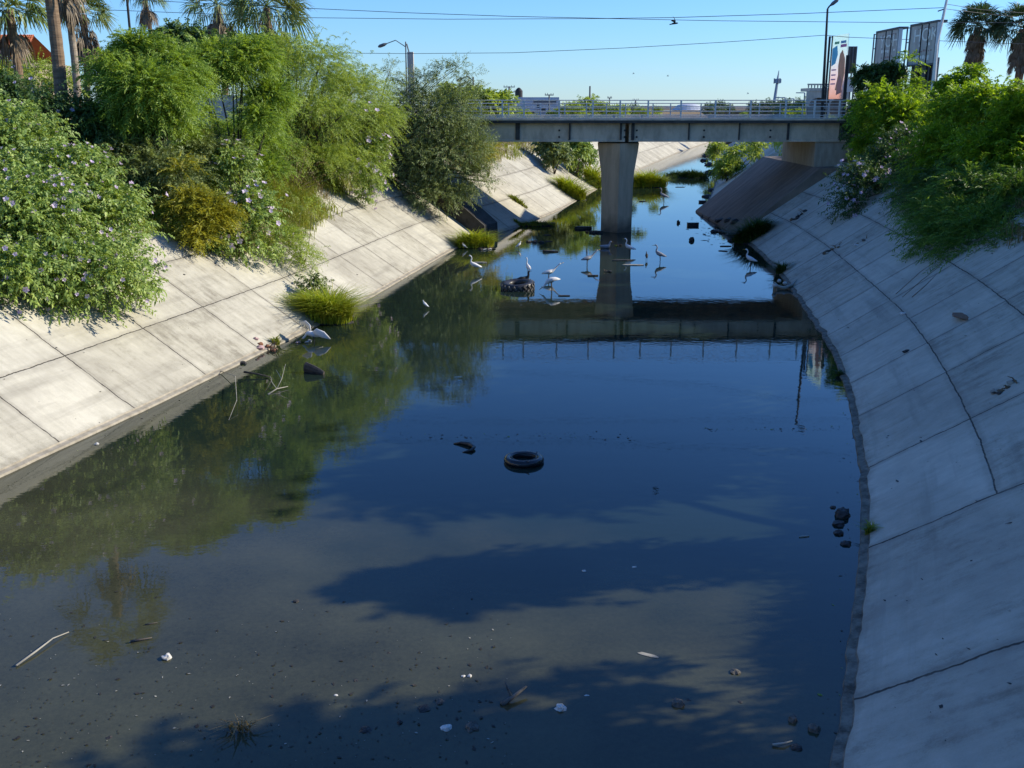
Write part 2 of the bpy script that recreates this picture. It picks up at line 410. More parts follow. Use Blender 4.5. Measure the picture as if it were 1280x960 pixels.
# ------------------------------------------------------------------ mesh helpers
def wloc(o):
    v = Vector((0, 0, 0))
    while o is not None:
        v = v + o.location
        o = o.parent
    return v
def link_mesh(name, me, mat, parent=None, smooth=False):
    mats = mat if isinstance(mat, (list, tuple)) else [mat]
    for m in mats: me.materials.append(m)
    if smooth:
        me.polygons.foreach_set("use_smooth", [True] * len(me.polygons))
    o = bpy.data.objects.new(name, me)
    COL.objects.link(o)
    if parent is not None: o.parent = parent
    return o
def np_mesh(name, V, mat, parent=None, origin=None):
    """V: (n,4,3) quads in world space."""
    off = np.array(wloc(parent)) if parent is not None else (np.array(origin) if origin is not None else np.zeros(3))
    V = (V - off).reshape(-1, 3).astype(np.float32)
    n = len(V) // 4
    me = bpy.data.meshes.new(name)
    me.vertices.add(n * 4); me.loops.add(n * 4); me.polygons.add(n)
    me.vertices.foreach_set("co", V.ravel())
    me.loops.foreach_set("vertex_index", np.arange(n * 4, dtype=np.int32))
    me.polygons.foreach_set("loop_start", np.arange(0, n * 4, 4, dtype=np.int32))
    me.polygons.foreach_set("loop_total", np.full(n, 4, dtype=np.int32))
    me.update(calc_edges=True)
    o = link_mesh(name, me, mat, parent)
    if parent is None and origin is not None: o.location = origin
    return o
class MB:
    """collects boxes, tubes and sheets and links them as ONE mesh object"""
    def __init__(self): self.v, self.f, self.mi = [], [], []
    def add(self, vs, fs, mi=0):
        k = len(self.v)
        self.v += [Vector(p) for p in vs]
        self.f += [tuple(i + k for i in f) for f in fs]
        self.mi += [mi] * len(fs)
        return self
    def box(self, c, size, rot=0.0, mat=None, mi=0):
        hx, hy, hz = size[0] / 2, size[1] / 2, size[2] / 2
        m = mat or Matrix.Rotation(rot, 3, 'Z')
        vs = [Vector(c) + m @ Vector((sx * hx, sy * hy, sz * hz)) for sz in (-1, 1) for sx, sy in ((-1, -1), (1, -1), (1, 1), (-1, 1))]
        return self.add(vs, [(3, 2, 1, 0), (4, 5, 6, 7), (0, 1, 5, 4), (1, 2, 6, 5), (2, 3, 7, 6), (3, 0, 4, 7)], mi)
    def tube(self, pts, rad, seg=8, cap=True, mi=0, squash=None):
        pts = [Vector(p) for p in pts]
        n = len(pts)
        rad = rad if isinstance(rad, (list, tuple)) else [rad] * n
        k = len(self.v)
        ref = None
        for i, p in enumerate(pts):
            t = (pts[min(i + 1, n - 1)] - pts[max(i - 1, 0)]).normalized()
            if ref is None:
                ref = Vector((0, 0, 1)) if abs(t.z) < 0.9 else Vector((1, 0, 0))
            a = t.cross(ref).normalized(); b2 = a.cross(t).normalized()
            ref = b2
            for j in range(seg):
                an = 2 * math.pi * j / seg
                sx = squash[i] if squash else 1.0
                self.v.append(p + a * math.cos(an) * rad[i] * sx + b2 * math.sin(an) * rad[i])
        for i in range(n - 1):
            for j in range(seg):
                q = (k + i * seg + j, k + i * seg + (j + 1) % seg, k + (i + 1) * seg + (j + 1) % seg, k + (i + 1) * seg + j)
                self.f.append(q); self.mi.append(mi)
        if cap:
            self.f.append(tuple(k + j for j in range(seg - 1, -1, -1))); self.mi.append(mi)
            self.f.append(tuple(k + (n - 1) * seg + j for j in range(seg))); self.mi.append(mi)
        return self
    def prism(self, outline, z0, z1, mi=0):          # outline: xy points
        n = len(outline)
        vs = [(x, y, z0) for x, y in outline] + [(x, y, z1) for x, y in outline]
        fs = [tuple(range(n - 1, -1, -1)), tuple(range(n, 2 * n))] + [(i, (i + 1) % n, n + (i + 1) % n, n + i) for i in range(n)]
        return self.add(vs, fs, mi)
    def loft(self, rings, cap=True, mi=0):
        n = len(rings[0]); k = len(self.v)
        for r in rings: self.v += [Vector(p) for p in r]
        for i in range(len(rings) - 1):
            for j in range(n):
                self.f.append((k + i * n + j, k + i * n + (j + 1) % n, k + (i + 1) * n + (j + 1) % n, k + (i + 1) * n + j)); self.mi.append(mi)
        if cap:
            self.f.append(tuple(k + j for j in range(n - 1, -1, -1))); self.mi.append(mi)
            self.f.append(tuple(k + (len(rings) - 1) * n + j for j in range(n))); self.mi.append(mi)
        return self
    def build(self, name, mat, parent=None, smooth=False, origin=None):
        off = wloc(parent) if parent is not None else (Vector(origin) if origin is not None else Vector((0, 0, 0)))
        me = bpy.data.meshes.new(name)
        me.from_pydata([tuple(p - off) for p in self.v], [], self.f)
        o = link_mesh(name, me, mat, parent, smooth)
        if any(self.mi): me.polygons.foreach_set("material_index", self.mi)
        me.update()
        if parent is None and origin is not None: o.location = origin
        return o
def tag(o, label=None, cat=None, group=None, kind=None):
    if label: o['label'] = label
    if cat: o['category'] = cat
    if group: o['group'] = group
    if kind: o['kind'] = kind
    return o
def thing(name, label, cat, loc=(0, 0, 0), group=None):
    o = bpy.data.objects.new(name, None)
    COL.objects.link(o)
    o.location = loc
    o.empty_display_size = 0.3
    return tag(o, label, cat, group)
def dup(root, loc, rotz=0.0, scale=1.0, label=None, group=None):
    kids = [o for o in root.children]
    r = root.copy(); COL.objects.link(r)
    r.location = loc; r.rotation_euler = (0, 0, rotz); r.scale = (scale,) * 3
    if label: r['label'] = label
    if group: r['group'] = group
    for ch in kids:
        c = ch.copy(); COL.objects.link(c); c.parent = r
        for g in ch.children:
            d = g.copy(); COL.objects.link(d); d.parent = c
    return r

# ------------------------------------------------------------------ foliage helpers
def nrm(a): return a / (np.linalg.norm(a, axis=-1, keepdims=True) + 1e-9)
DOWN = np.array([0, 0, -1.0])
LIGHTWARD = np.array([SDIR.x, SDIR.y - 0.35, SDIR.z + 0.25])
def sprays(rng, O, D, L, m, l, w, ang=0.9, droop=0.35, jit=0.25, roll=0.6, sag=0.15):
    """twigs of m leaves: each leaf one folded rhombus"""
    n = len(O)
    D = nrm(D)
    L = np.full(n, L) * rng.uniform(0.7, 1.3, n)
    S = nrm(np.cross(D, np.array([0, 0, 1.0]) + 0.05 * rng.standard_normal((n, 3))))
    U = np.cross(S, D)
    ph = rng.normal(0, roll, n)[:, None]
    S, U = S * np.cos(ph) + U * np.sin(ph), U * np.cos(ph) - S * np.sin(ph)
    t = ((np.arange(m) + 0.5) / m)[None, :, None]
    sg = np.where(np.arange(m) % 2 == 0, 1.0, -1.0)[None, :, None]
    P = O[:, None] + L[:, None, None] * (D[:, None] * t + DOWN * droop * t * t)
    T = nrm(D[:, None] + DOWN * 2 * droop * t)
    ld = nrm(T * math.cos(ang) + S[:, None] * sg * math.sin(ang) + jit * rng.standard_normal((n, m, 3)))
    Wd = nrm(np.cross(0.7 * U[:, None] + LIGHTWARD * 0.85 + 0.5 * rng.standard_normal((n, m, 3)), ld))
    ll = l * rng.uniform(0.7, 1.25, (n, m, 1)); ww = w * rng.uniform(0.75, 1.2, (n, m, 1))
    tip = P + ld * ll + DOWN * sag * ll
    mid = P + ld * ll * 0.45 + U[:, None] * 0.06 * ll
    return np.stack([P, mid + Wd * ww / 2, tip, mid - Wd * ww / 2], axis=2).reshape(-1, 4, 3)
KIND = {
    'broad':   dict(L=0.45, m=11, l=0.125, w=0.064, ang=0.95, droop=0.30, jit=0.35, roll=0.9, sag=0.35),
    'feather': dict(L=0.62, m=18, l=0.160, w=0.032, ang=0.85, droop=0.45, jit=0.16, roll=0.7, sag=0.10),
    'mesquite': dict(L=0.75, m=20, l=0.130, w=0.026, ang=0.75, droop=0.65, jit=0.20, roll=0.8, sag=0.15),
    'willow':  dict(L=0.55, m=12, l=0.135, w=0.036, ang=0.70, droop=0.25, jit=0.30, roll=0.9, sag=0.35),
    'lush':    dict(L=0.55, m=14, l=0.170, w=0.060, ang=0.85, droop=0.45, jit=0.25, roll=0.7, sag=0.20),
    'fine':    dict(L=0.55, m=16, l=0.100, w=0.022, ang=0.70, droop=0.40, jit=0.25, roll=0.9, sag=0.15),
    'far':     dict(L=1.00, m=10, l=0.420, w=0.190, ang=0.90, droop=0.35, jit=0.35, roll=0.9, sag=0.25),
}
def clumps(rng, blobs, n):
    vol = np.array([(b[3] * b[4] * b[5]) ** (2 / 3) for b in blobs])
    pick = rng.choice(len(blobs), n, p=vol / vol.sum())
    B = np.array(blobs)[pick]
    d = nrm(rng.standard_normal((n, 3)))
    d[:, 2] = np.where(d[:, 2] < -0.55, -d[:, 2], d[:, 2])
    r = rng.uniform(0.35, 1.0, (n, 1)) ** 0.6
    c = B[:, :3] + d * B[:, 3:6] * r
    return c, d, B[:, 3:6].mean(axis=1)
def crown_quads(rng, blobs, kind, n_sprays, clump=26, spread=0.34, up=0.25, **over):
    nc = max(4, n_sprays // clump)
    C, D, rad = clumps(rng, blobs, nc)
    size = spread * np.clip(rad, 0.5, 1.8) * rng.uniform(0.6, 1.25, nc)
    idx = np.repeat(np.arange(nc), clump)
    off = rng.standard_normal((len(idx), 3)) * size[idx][:, None] * np.array([1, 1, 0.75])
    O = C[idx] + off
    dirs = nrm(D[idx] * 0.8 + 0.9 * nrm(off) + 0.35 * rng.standard_normal((len(idx), 3)) + np.array([0, 0, up]))
    p = dict(KIND[kind]); p.update(over)
    return sprays(rng, O, dirs, **p), C
def limbs(mb, rng, base, targets, r0, fork=0.35, seg=5):
    base = Vector(base)
    for i, t in enumerate(targets):
        t = Vector(t)
        f = base.lerp(t, fork) + Vector(rng.normal(0, 0.12, 3)) * (t - base).length * 0.35
        f.z = base.z + (t.z - base.z) * (fork + 0.2)
        pts = []
        for j in range(6):
            a = j / 5
            pts.append(base * (1 - a) ** 2 + f * 2 * a * (1 - a) + t * a * a)
        mb.tube(pts, [r0 * (1 - 0.82 * j / 5) for j in range(6)], seg)
def plant(name, label, cat, base, blobs, kind, n, mat, seed=1, trunk_r=0.05, n_limbs=14, flowers=0, group=None, bark='bark', extra=None, flower_size=0.075, **over):
    rng = np.random.default_rng(seed)
    base = Vector(base)
    root = thing(name, label, cat, base, group)
    if cat == "tree":
        blobs = [b[:3] + tuple(max(.35 * r, .82 * r - .28) for r in b[3:]) for b in blobs]
    else:
        blobs = [b[:3] + tuple(max(.5 * r, r - .22) for r in b[3:]) for b in blobs]
    Q, C = crown_quads(rng, blobs, kind, n, **over)
    if extra is not None: Q = np.concatenate([Q, extra])
    is_tree = cat in ("tree", "palm tree")
    np_mesh("crown" if is_tree else "leaves", Q, M[mat], root)
    mb = MB()
    sel = C[rng.choice(len(C), min(n_limbs, len(C)), replace=False)]
    limbs(mb, rng, base - Vector((0, 0, 0.1)), sel, trunk_r)
    mb.build("trunk" if is_tree else "stems", M[bark], root, smooth=True)
    if flowers:
        idx = rng.choice(len(Q), flowers)
        ctr = Q[idx].mean(axis=1)
        bl = np.array(blobs)
        cen = (bl[:, :3] * bl[:, 3:4]).sum(0) / bl[:, 3].sum()
        out = nrm(ctr - cen + np.array([0.5, -1.2, 0.8]))
        ctr = ctr + out * 0.16
        a = nrm(np.cross(out, rng.standard_normal((flowers, 3)))); b2 = np.cross(out, a)
        qs = []
        fs = flower_size * rng.uniform(0.7, 1.15, (flowers, 1))
        for k in range(5):
            a0 = 2 * math.pi * k / 5; a1 = a0 + 1.1
            e0 = a * math.cos(a0) + b2 * math.sin(a0); e1 = a * math.cos(a1) + b2 * math.sin(a1); em = a * math.cos((a0 + a1) / 2) + b2 * math.sin((a0 + a1) / 2)
            qs.append(np.stack([ctr - out * 0.03, ctr + e0 * fs * 0.8 + out * 0.02, ctr + em * fs * 1.1 + out * 0.03, ctr + e1 * fs * 0.8 + out * 0.02], axis=1))
        o = np_mesh("blossoms", np.concatenate(qs), M['flower'], root)
        o['kind'] = 'stuff'
    return root
def blades(rng, P, h, w, lean=0.45, bend=0.5, dirs=None, hf=None):
    n = len(P)
    hh = h * rng.uniform(0.45, 1.3, (n, 1))
    if hf is not None: hh = hh * hf[:, None]
    ld = rng.standard_normal((n, 3)); ld[:, 2] = 0; ld = nrm(ld)
    if dirs is not None: ld = nrm(ld + dirs)
    sd = np.stack([-ld[:, 1], ld[:, 0], np.zeros(n)], 1)
    sd = nrm(sd + 0.6 * ld * rng.standard_normal((n, 1)))
    le = lean * rng.uniform(0.2, 1.3, (n, 1))
    upv = np.array([0, 0, 1.0])
    m1 = P + (upv + ld * le * 0.4) * hh * 0.55
    tp = P + (upv * (1 - bend * 0.4 * le) + ld * (le + bend * le)) * hh
    ww = w * rng.uniform(0.7, 1.2, (n, 1))
    q1 = np.stack([P - sd * ww * 0.4, P + sd * ww * 0.4, m1 + sd * ww * 0.5, m1 - sd * ww * 0.5], 1)
    q2 = np.stack([m1 - sd * ww * 0.5, m1 + sd * ww * 0.5, tp + sd * ww * 0.06, tp - sd * ww * 0.06], 1)
    return np.concatenate([q1, q2])
def B(px, py, Y, rx, ry=None, rz=None):
    """a crown blob: photograph pixel of its middle, its real depth, radii in photograph pixels at that depth (depth radius = rx)"""
    p = aty(px, py, Y)
    k = mpp(Y, p.z)
    ry_ = rx if ry is None else ry
    return (p.x, p.y, p.z, rx * k, (rx if rz is None else rz) * k, ry_ * k)

#@@STRUCTURE
# ------------------------------------------------------------------ setting: canal lining, ground, water
def joint_index(knots, y):                         # panel joints sit where the index is a whole number
    for i in range(len(knots) - 1):
        if y < knots[i + 1] or i == len(knots) - 2:
            return i + (y - knots[i]) / (knots[i + 1] - knots[i])
KL = [-24.0, -20.8, -17.6, -14.4, -11.2, -8, -4.8, -1.6, 1.2, 4, 6.8, 9.8, 13.0, 16.1, 19.2, 22.1, 24.8, 28.2, 31.4, 34.6, 37.2, 39.7, 43.0, 46.2, 49.3, 52.4, 55.5, 58.5] + [61.5 + 3.2 * i for i in range(70)]
KR = [-24, -20, -16, -12, -8, -4, 0, 4, 8.0, 11.7, 16.4, 20.5, 24.2, 27.3, 30.4, 33.4, 36.1, 39.5, 42.9, 46.0, 49.2, 52.4, 55.6, 58.8] + [62 + 3.2 * i for i in range(70)]
def v_index(s):
    ks = [0, 2.03, 3.84, 5.7, 7.6]
    for i in range(4):
        if s < ks[i + 1] or i == 3:
            return i + (s - ks[i]) / (ks[i + 1] - ks[i])
def build_lining(side, knots):
    ys, y = [], -24.0
    while y < 276:
        ys.append(y)
        y += 1.5 if y < 2 else 0.22 if y < 50 else (0.8 if y < 110 else 3.0)
    prof = [(-1.4, -0.95), (-0.05, -0.12), (0.0, 0.05), (0.13, 0.075), (0.145, 0.11)]
    ss = [0.7, 1.2, 2.0, 2.9, 3.8, 4.8, 5.7, 6.35]
    vs, uvs = [], []
    T = LT if side < 0 else RT
    for y in ys:
        j = mnoise.noise(Vector((y * 1.1, side * 3.0, 0))) * 0.10 + mnoise.noise(Vector((y * 6.1, side * 9.0, 4))) * 0.035
        j *= 1.0 if side > 0 else 0.45
        d = toe_dir(T, y); n = Vector((-d.y, d.x, 0)) if side < 0 else Vector((d.y, -d.x, 0))
        base = Vector((toe(T, y), y, 0))
        row = []
        for k, (s, z) in enumerate(prof):
            dj = j * (1.0 if k in (3, 4) else (0.8 if k in (1, 2) else 0))
            row.append((s + dj, z))
        row += [(s, K * s + (0.01 * mnoise.noise(Vector((y * .5, s, side))))) for s in ss] + [(6.4, K * 6.35 - 0.5)]
        ui = joint_index(knots, y)
        for s, z in row:
            p = base + n * s; p.z = z
            vv = v_index(max(s, -0.3)) if s > 0.135 else 0.06 + s * 0.1
            if side > 0 and y < 16.4 and vv > 0.6: vv = 0.6 + 0.02 * s      # the nearest slabs run unjointed up the slope
            vs.append(p); uvs.append((ui, vv))
    nc = len(prof) + len(ss) + 1
    fs = []
    for i in range(len(ys) - 1):
        for k in range(nc - 1):
            q = (i * nc + k, i * nc + k + 1, (i + 1) * nc + k + 1, (i + 1) * nc + k)
            fs.append(q if side > 0 else q[::-1])
    me = bpy.data.meshes.new("canal_lining")
    me.from_pydata([tuple(v) for v in vs], [], fs)
    ul = me.uv_layers.new(name="UVMap")
    li = np.empty(len(me.loops), dtype=np.int32); me.loops.foreach_get("vertex_index", li)
    ul.data.foreach_set("uv", np.array(uvs, dtype=np.float32)[li].ravel())
    o = link_mesh("canal_lining", me, [M['concrete'], M['lip'] if side < 0 else M['lip_dark']])
    mi = [1 if (k % (nc - 1)) in (0, 1, 2, 3) else 0 for k in range(len(fs))]
    me.polygons.foreach_set("material_index", mi)
    tag(o, kind='structure')
M['lip'] = pm("silty_kerb_concrete", (0.42, 0.375, 0.29), (0.24, 0.21, 0.155), 3.2, 0.85, 0.5, contrast=(0.38, 0.70))
M['lip_dark'] = pm("algae_kerb_concrete", (0.26, 0.23, 0.175), (0.07, 0.06, 0.045), 4.2, 0.85, 0.7, contrast=(0.36, 0.66))
build_lining(-1, KL)
build_lining(1, KR)

def build_ground():
    mb = MB()
    ys = list(np.arange(-24.0, 110, 2.0)) + list(np.arange(110, 277, 6.0))
    for side in (-1, 1):
        T = LT if side < 0 else RT
        ss = [6.34, 7.0, 7.8, 8.7, 9.6, 11, 14, 20, 40, 120, 900]
        vs = []
        for y in ys:
            d = toe_dir(T, y); n = Vector((-d.y, d.x, 0)) if side < 0 else Vector((d.y, -d.x, 0))
            if abs(d.x) > 0: pass
            for i, s in enumerate(ss):
                nn = n if s < 12 else Vector((side, 0, 0)) * 0.999 + n * 0.001
                p = Vector((toe(T, y), y, 0)) + nn * s
                p.z = bank_height(s) - 0.03 + (0.14 * mnoise.noise(Vector((p.x * .5, p.y * .5, 0))) if 0 < i < 9 else 0)
                vs.append(p)
        m = len(ss)
        fs = [((i * m + k), (i * m + k + 1), ((i + 1) * m + k + 1), ((i + 1) * m + k)) for i in range(len(ys) - 1) for k in range(m - 1)]
        mb.add(vs, fs if side > 0 else [f[::-1] for f in fs])
    mb.add([(-4000, 275.5, 6.27), (4000, 275.5, 6.27), (4000, 6000, 6.27), (-4000, 6000, 6.27)], [(0, 1, 2, 3)])
    mb.add([(45, 275.6, 6.27), (45, 275.6, -2), (80, 275.6, -2), (80, 275.6, 6.27)], [(0, 1, 2, 3)])
    mb.add([(-900, -900, 6.27), (900, -900, 6.27), (900, -24.0, 6.27), (-900, -24.0, 6.27)], [(0, 1, 2, 3)])
    tag(mb.build("ground", M['soil']), kind='structure')
build_ground()
def build_water():
    mb = MB()
    ys2 = list(np.arange(-24.0, 277, 1.0))
    vs = []
    for y in ys2: vs += [(toe(LT, y) - 0.5, y, 0), (toe(RT, y) + 0.5, y, 0)]
    mb.add(vs, [(2 * i, 2 * i + 1, 2 * i + 3, 2 * i + 2) for i in range(len(ys2) - 1)])
    tag(mb.build("water", M['water']), kind='structure')
build_water()

# ------------------------------------------------------------------ road bridge
BY, BW = 62.6, 7.0
def bx(px): return aty(px, 165, BY).x
def build_bridge():
    z_sof = 5.42; z_gt = 6.50; z_deck = 6.66
    x0, x1 = -13.0, 27.0
    root = thing("road_bridge", "grey concrete girder bridge on one central pier across the canal", "bridge", (7.0, BY + 3.5, 0))
    mb = MB()
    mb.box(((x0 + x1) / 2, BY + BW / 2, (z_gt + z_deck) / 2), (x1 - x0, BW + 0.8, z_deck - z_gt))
    mb.build("deck_slab", M['bridge_dark'], root)  # near-black colour includes the shade line below the overhang, besides stains
    mb = MB(); mb.box(((x0 + x1) / 2, BY + BW / 2, z_deck + 0.012), (x1 - x0, BW - 1.4, 0.02)); mb.build("road_surface", M['asphalt'], root)
    for yy in (BY - 0.2, BY + BW + 0.2):
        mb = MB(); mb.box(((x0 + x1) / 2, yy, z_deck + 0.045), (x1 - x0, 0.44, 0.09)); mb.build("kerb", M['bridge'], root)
    jx = [bx(784)]
    spans = [(x0, bx(784) - 0.12), (bx(784) + 0.12, x1)]
    for gy in (BY + 0.0, BY + 2.2, BY + 4.6, BY + BW - 0.2):
        for a, b in spans:
            mb = MB()
            prof = [(0.0, z_sof), (0.42, z_sof), (0.42, z_sof + 0.2), (0.30, z_sof + 0.3), (0.30, z_gt - 0.02), (0.12, z_gt - 0.02), (0.12, z_sof + 0.3), (0.0, z_sof + 0.2)]
            prof = [(0.0, z_sof), (0.44, z_sof), (0.44, z_sof + 0.22), (0.32, z_sof + 0.32), (0.32, z_gt - 0.003), (0.025, z_gt - 0.003), (0.025, z_sof + 0.13), (0.0, z_sof + 0.10)]
            r0 = [(a, gy + p, z) for p, z in prof]; r1 = [(b, gy + p, z) for p, z in prof]
            mb.loft([r0[::-1], r1[::-1]])
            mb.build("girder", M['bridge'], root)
    # diaphragm stubs with dark water stains on the near face
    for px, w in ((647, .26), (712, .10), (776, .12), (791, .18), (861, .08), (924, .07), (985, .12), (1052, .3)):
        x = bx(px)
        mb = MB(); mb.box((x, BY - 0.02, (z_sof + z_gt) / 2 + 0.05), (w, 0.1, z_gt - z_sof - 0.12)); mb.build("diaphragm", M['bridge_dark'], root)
    for px in (699, 784 - 3, 796, 880, 963):
        for dz in (0.28, 0.66):
            x = bx(px); mb = MB()
            mb.tube([(x, BY + 0.03, z_sof + dz), (x, BY - 0.03, z_sof + dz)], 0.06, 10)
            mb.build("tie_hole", M['black_metal'], root)
    # pier: pointed nose, flared head
    pd = Vector((0.10, 0.995, 0)); pn = Vector((0.995, -0.10, 0))
    def ring(hw, nose, tail, z, c):
        c = Vector(c)
        p = [c - pd * nose + pn * (0.08 * hw), c + pn * hw, c + pd * tail + pn * hw, c + pd * (tail + 0.6), c + pd * tail - pn * hw, c - pn * hw]
        return [(q.x, q.y, z) for q in p]
    cx = bx(775); c0 = (cx, BY + 0.8, 0)
    mb = MB(); mb.loft([ring(0.93, 0.62, 4.9, -1.0, c0), ring(0.95, 0.62, 4.9, 2.6, c0), ring(1.00, 0.64, 4.9, 3.6, c0), ring(1.20, 0.70, 5.0, 4.9, c0), ring(1.24, 0.70, 5.0, z_sof - 0.1, c0)])
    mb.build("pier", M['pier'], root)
    mb = MB(); mb.box((cx, BY + 3.2, z_sof - 0.05), (1.9, 5.2, 0.094)); mb.build("bearing_pad", M['bridge_dark'], root)
    # abutments
    mb = MB(); mb.box((20.4, BY + 3.9, 4.4), (4.6, 7.6, 2.03)); mb.build("abutment", M['abutment'], root)
    mb = MB(); ap = [(13.25, -.6), (13.45, .12), (18.1, 3.95), (19.6, 4.0), (19.6, -.6)]
    mb.loft([[(x, 61.3, z) for x, z in ap], [(x, 75.6, z) for x, z in ap]]); mb.build("apron", M['apron'], root)
    mb = MB(); mb.box((-7.2, BY + 3.6, 4.55), (3.9, 7.4, 1.73)); mb.build("abutment", M['abutment'], root)
    # railings
    for yy, hh, pxs, r in ((BY - 0.2, 1.02, (545, 572, 600, 628, 655, 699, 741, 775, 810, 851, 894, 938, 982, 1018, 1049, 1080), 0.046),
                           (BY + BW + 0.2, 0.86, (548, 575, 602, 636, 676, 706, 733, 758, 782, 816, 838, 876, 912, 949, 975, 1003, 1035), 0.034)):
        rl = MB(); rl.box(((x0 + x1) / 2, yy, z_deck + 0.14), (x1 - x0, 0.05, 0.05))
        rail = rl.build("railing", M['rail'], root)
        zb = z_deck + 0.12
        for px in pxs:
            x = aty(px, 140, yy).x
            mb = MB(); mb.box((x, yy, zb + hh / 2), (2 * r, 2 * r, hh)); mb.build("post", M['rail'], rail)
        for f, rr in ((1.0, 0.032), (0.66, 0.026), (0.40, 0.022), (0.16, 0.022)):
            mb = MB(); mb.tube([(x0, yy, zb + hh * f), (x1, yy, zb + hh * f)], rr, 6); mb.build("rail", M['rail'], rail)
build_bridge()
def slope_hump():                                # near-black concrete hump on the left slope, black panel facing the water
    y0, y1 = 60.0, 62.0
    c = surf(-1, 61.0, 1.5)
    root = thing("slope_hump", "dark concrete hump with a black panel set into the left slope under the bridge end", "hump", c)
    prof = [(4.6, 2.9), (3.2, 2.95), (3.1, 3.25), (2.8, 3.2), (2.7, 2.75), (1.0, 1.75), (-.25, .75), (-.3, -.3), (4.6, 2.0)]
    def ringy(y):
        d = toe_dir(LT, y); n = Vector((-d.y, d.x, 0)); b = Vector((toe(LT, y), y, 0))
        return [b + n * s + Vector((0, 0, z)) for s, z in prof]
    mb = MB(); mb.loft([ringy(y0), ringy(y1)]); mb.build("hump_body", M['bridge_dark'], root)
    mb = MB()
    d = toe_dir(LT, 61.0); n = Vector((-d.y, d.x, 0)); b = Vector((toe(LT, 61.0), 61.0, 0)) - n * .3
    mb.add([b - d * .6 + Vector((0, 0, .05)) - n * .012, b + d * .6 + Vector((0, 0, .05)) - n * .012, b + d * .6 + Vector((0, 0, .6)) - n * .012, b - d * .6 + Vector((0, 0, .6)) - n * .012,
            b - d * .6 + Vector((0, 0, .05)) + n * .01, b + d * .6 + Vector((0, 0, .05)) + n * .01, b + d * .6 + Vector((0, 0, .6)) + n * .01, b - d * .6 + Vector((0, 0, .6)) + n * .01],
           [(0, 1, 2, 3), (7, 6, 5, 4), (0, 4, 5, 1), (1, 5, 6, 2), (2, 6, 7, 3), (3, 7, 4, 0)])
    mb.build("black_panel", M['black_metal'], root)
slope_hump()
# ------------------------------------------------------------------ buildings, signs, poles and wires
def box_building(name, label, px0, px1, py_top, Y, depth, wall_mat, base_py=150, windows=(), cornice=None, rot_right=0.0):
    p0, p1 = aty(px0, py_top, Y), aty(px1, py_top, Y)
    root = thing(name, label, "building", ((p0.x + p1.x) / 2, Y + depth / 2, 6.2))
    zt = p0.z
    mb = MB(); mb.box(((p0.x + p1.x) / 2, Y + depth / 2, (zt + 6.0) / 2), (p1.x - p0.x, depth, zt - 6.0))
    w = mb.build("wall", M[wall_mat], root)
    if cornice:
        mb = MB(); mb.box(((p0.x + p1.x) / 2, Y + depth / 2, zt + 0.15), (p1.x - p0.x + 0.5, depth + 0.5, 0.3)); mb.build("parapet", M[cornice], root)
    for (a, b, c, d) in windows:
        q0, q1 = aty(a, c, Y), aty(b, d, Y)
        mb = MB(); mb.box(((q0.x + q1.x) / 2, Y - 0.03, (q0.z + q1.z) / 2), (abs(q1.x - q0.x), 0.12, abs(q0.z - q1.z)))
        f = mb.build("window", M['glass'], root)
        mb = MB(); mb.box(((q0.x + q1.x) / 2, Y - 0.1, min(q0.z, q1.z) - 0.1), (abs(q1.x - q0.x) + 0.4, 0.3, 0.16)); mb.build("sill", M[wall_mat], f)
    return root, zt
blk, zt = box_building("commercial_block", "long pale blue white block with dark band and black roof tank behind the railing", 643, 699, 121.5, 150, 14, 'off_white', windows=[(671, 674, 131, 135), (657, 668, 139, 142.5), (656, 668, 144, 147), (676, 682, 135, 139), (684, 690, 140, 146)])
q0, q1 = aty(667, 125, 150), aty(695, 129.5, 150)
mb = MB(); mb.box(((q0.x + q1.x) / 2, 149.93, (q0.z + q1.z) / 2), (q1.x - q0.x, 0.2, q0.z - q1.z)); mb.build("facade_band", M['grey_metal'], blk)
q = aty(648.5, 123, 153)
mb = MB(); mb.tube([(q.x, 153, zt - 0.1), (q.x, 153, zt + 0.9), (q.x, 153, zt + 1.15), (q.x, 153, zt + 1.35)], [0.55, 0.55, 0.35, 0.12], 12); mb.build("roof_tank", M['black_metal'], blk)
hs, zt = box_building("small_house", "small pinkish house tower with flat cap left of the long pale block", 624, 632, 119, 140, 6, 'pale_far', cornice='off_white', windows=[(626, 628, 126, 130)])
rh = thing("tiled_house", "low house with orange roof between the house tower and the long block", "house", (0, 131, 6.2))
p0, p1 = aty(630, 130, 130), aty(643, 130, 130)
mb = MB(); mb.box(((p0.x + p1.x) / 2, 133, 6.9), (p1.x - p0.x, 6, 1.6)); mb.build("wall", M['white'], rh)
xm = (p0.x + p1.x) / 2
mb = MB(); mb.loft([[(p0.x - .3, 129.6, 7.7), (xm, 129.6, 8.25), (p1.x + .3, 129.6, 7.7)], [(p0.x - .3, 136.4, 7.7), (xm, 136.4, 8.25), (p1.x + .3, 136.4, 7.7)]]); mb.build("roof", M['tile'], rh)
# round tank far up the canal
tk = thing("water_tank", "pale round water tank with domed top far beyond the bridge", "tank", (0, 300, 6))
p = aty(860, 140, 300)
mb = MB(); mb.tube([(p.x, 300, 4), (p.x, 300, p.z + 0.6), (p.x, 300, p.z + 1.9), (p.x, 300, p.z + 2.5)], [4.6, 4.6, 3.0, 0.6], 24); mb.build("tank_shell", M['off_white'], tk, smooth=False)
mb = MB(); mb.tube([(p.x, 300, p.z - 1.0), (p.x, 300, p.z - 0.7)], 4.75, 24); mb.build("hoop", M['pale_far'], tk)
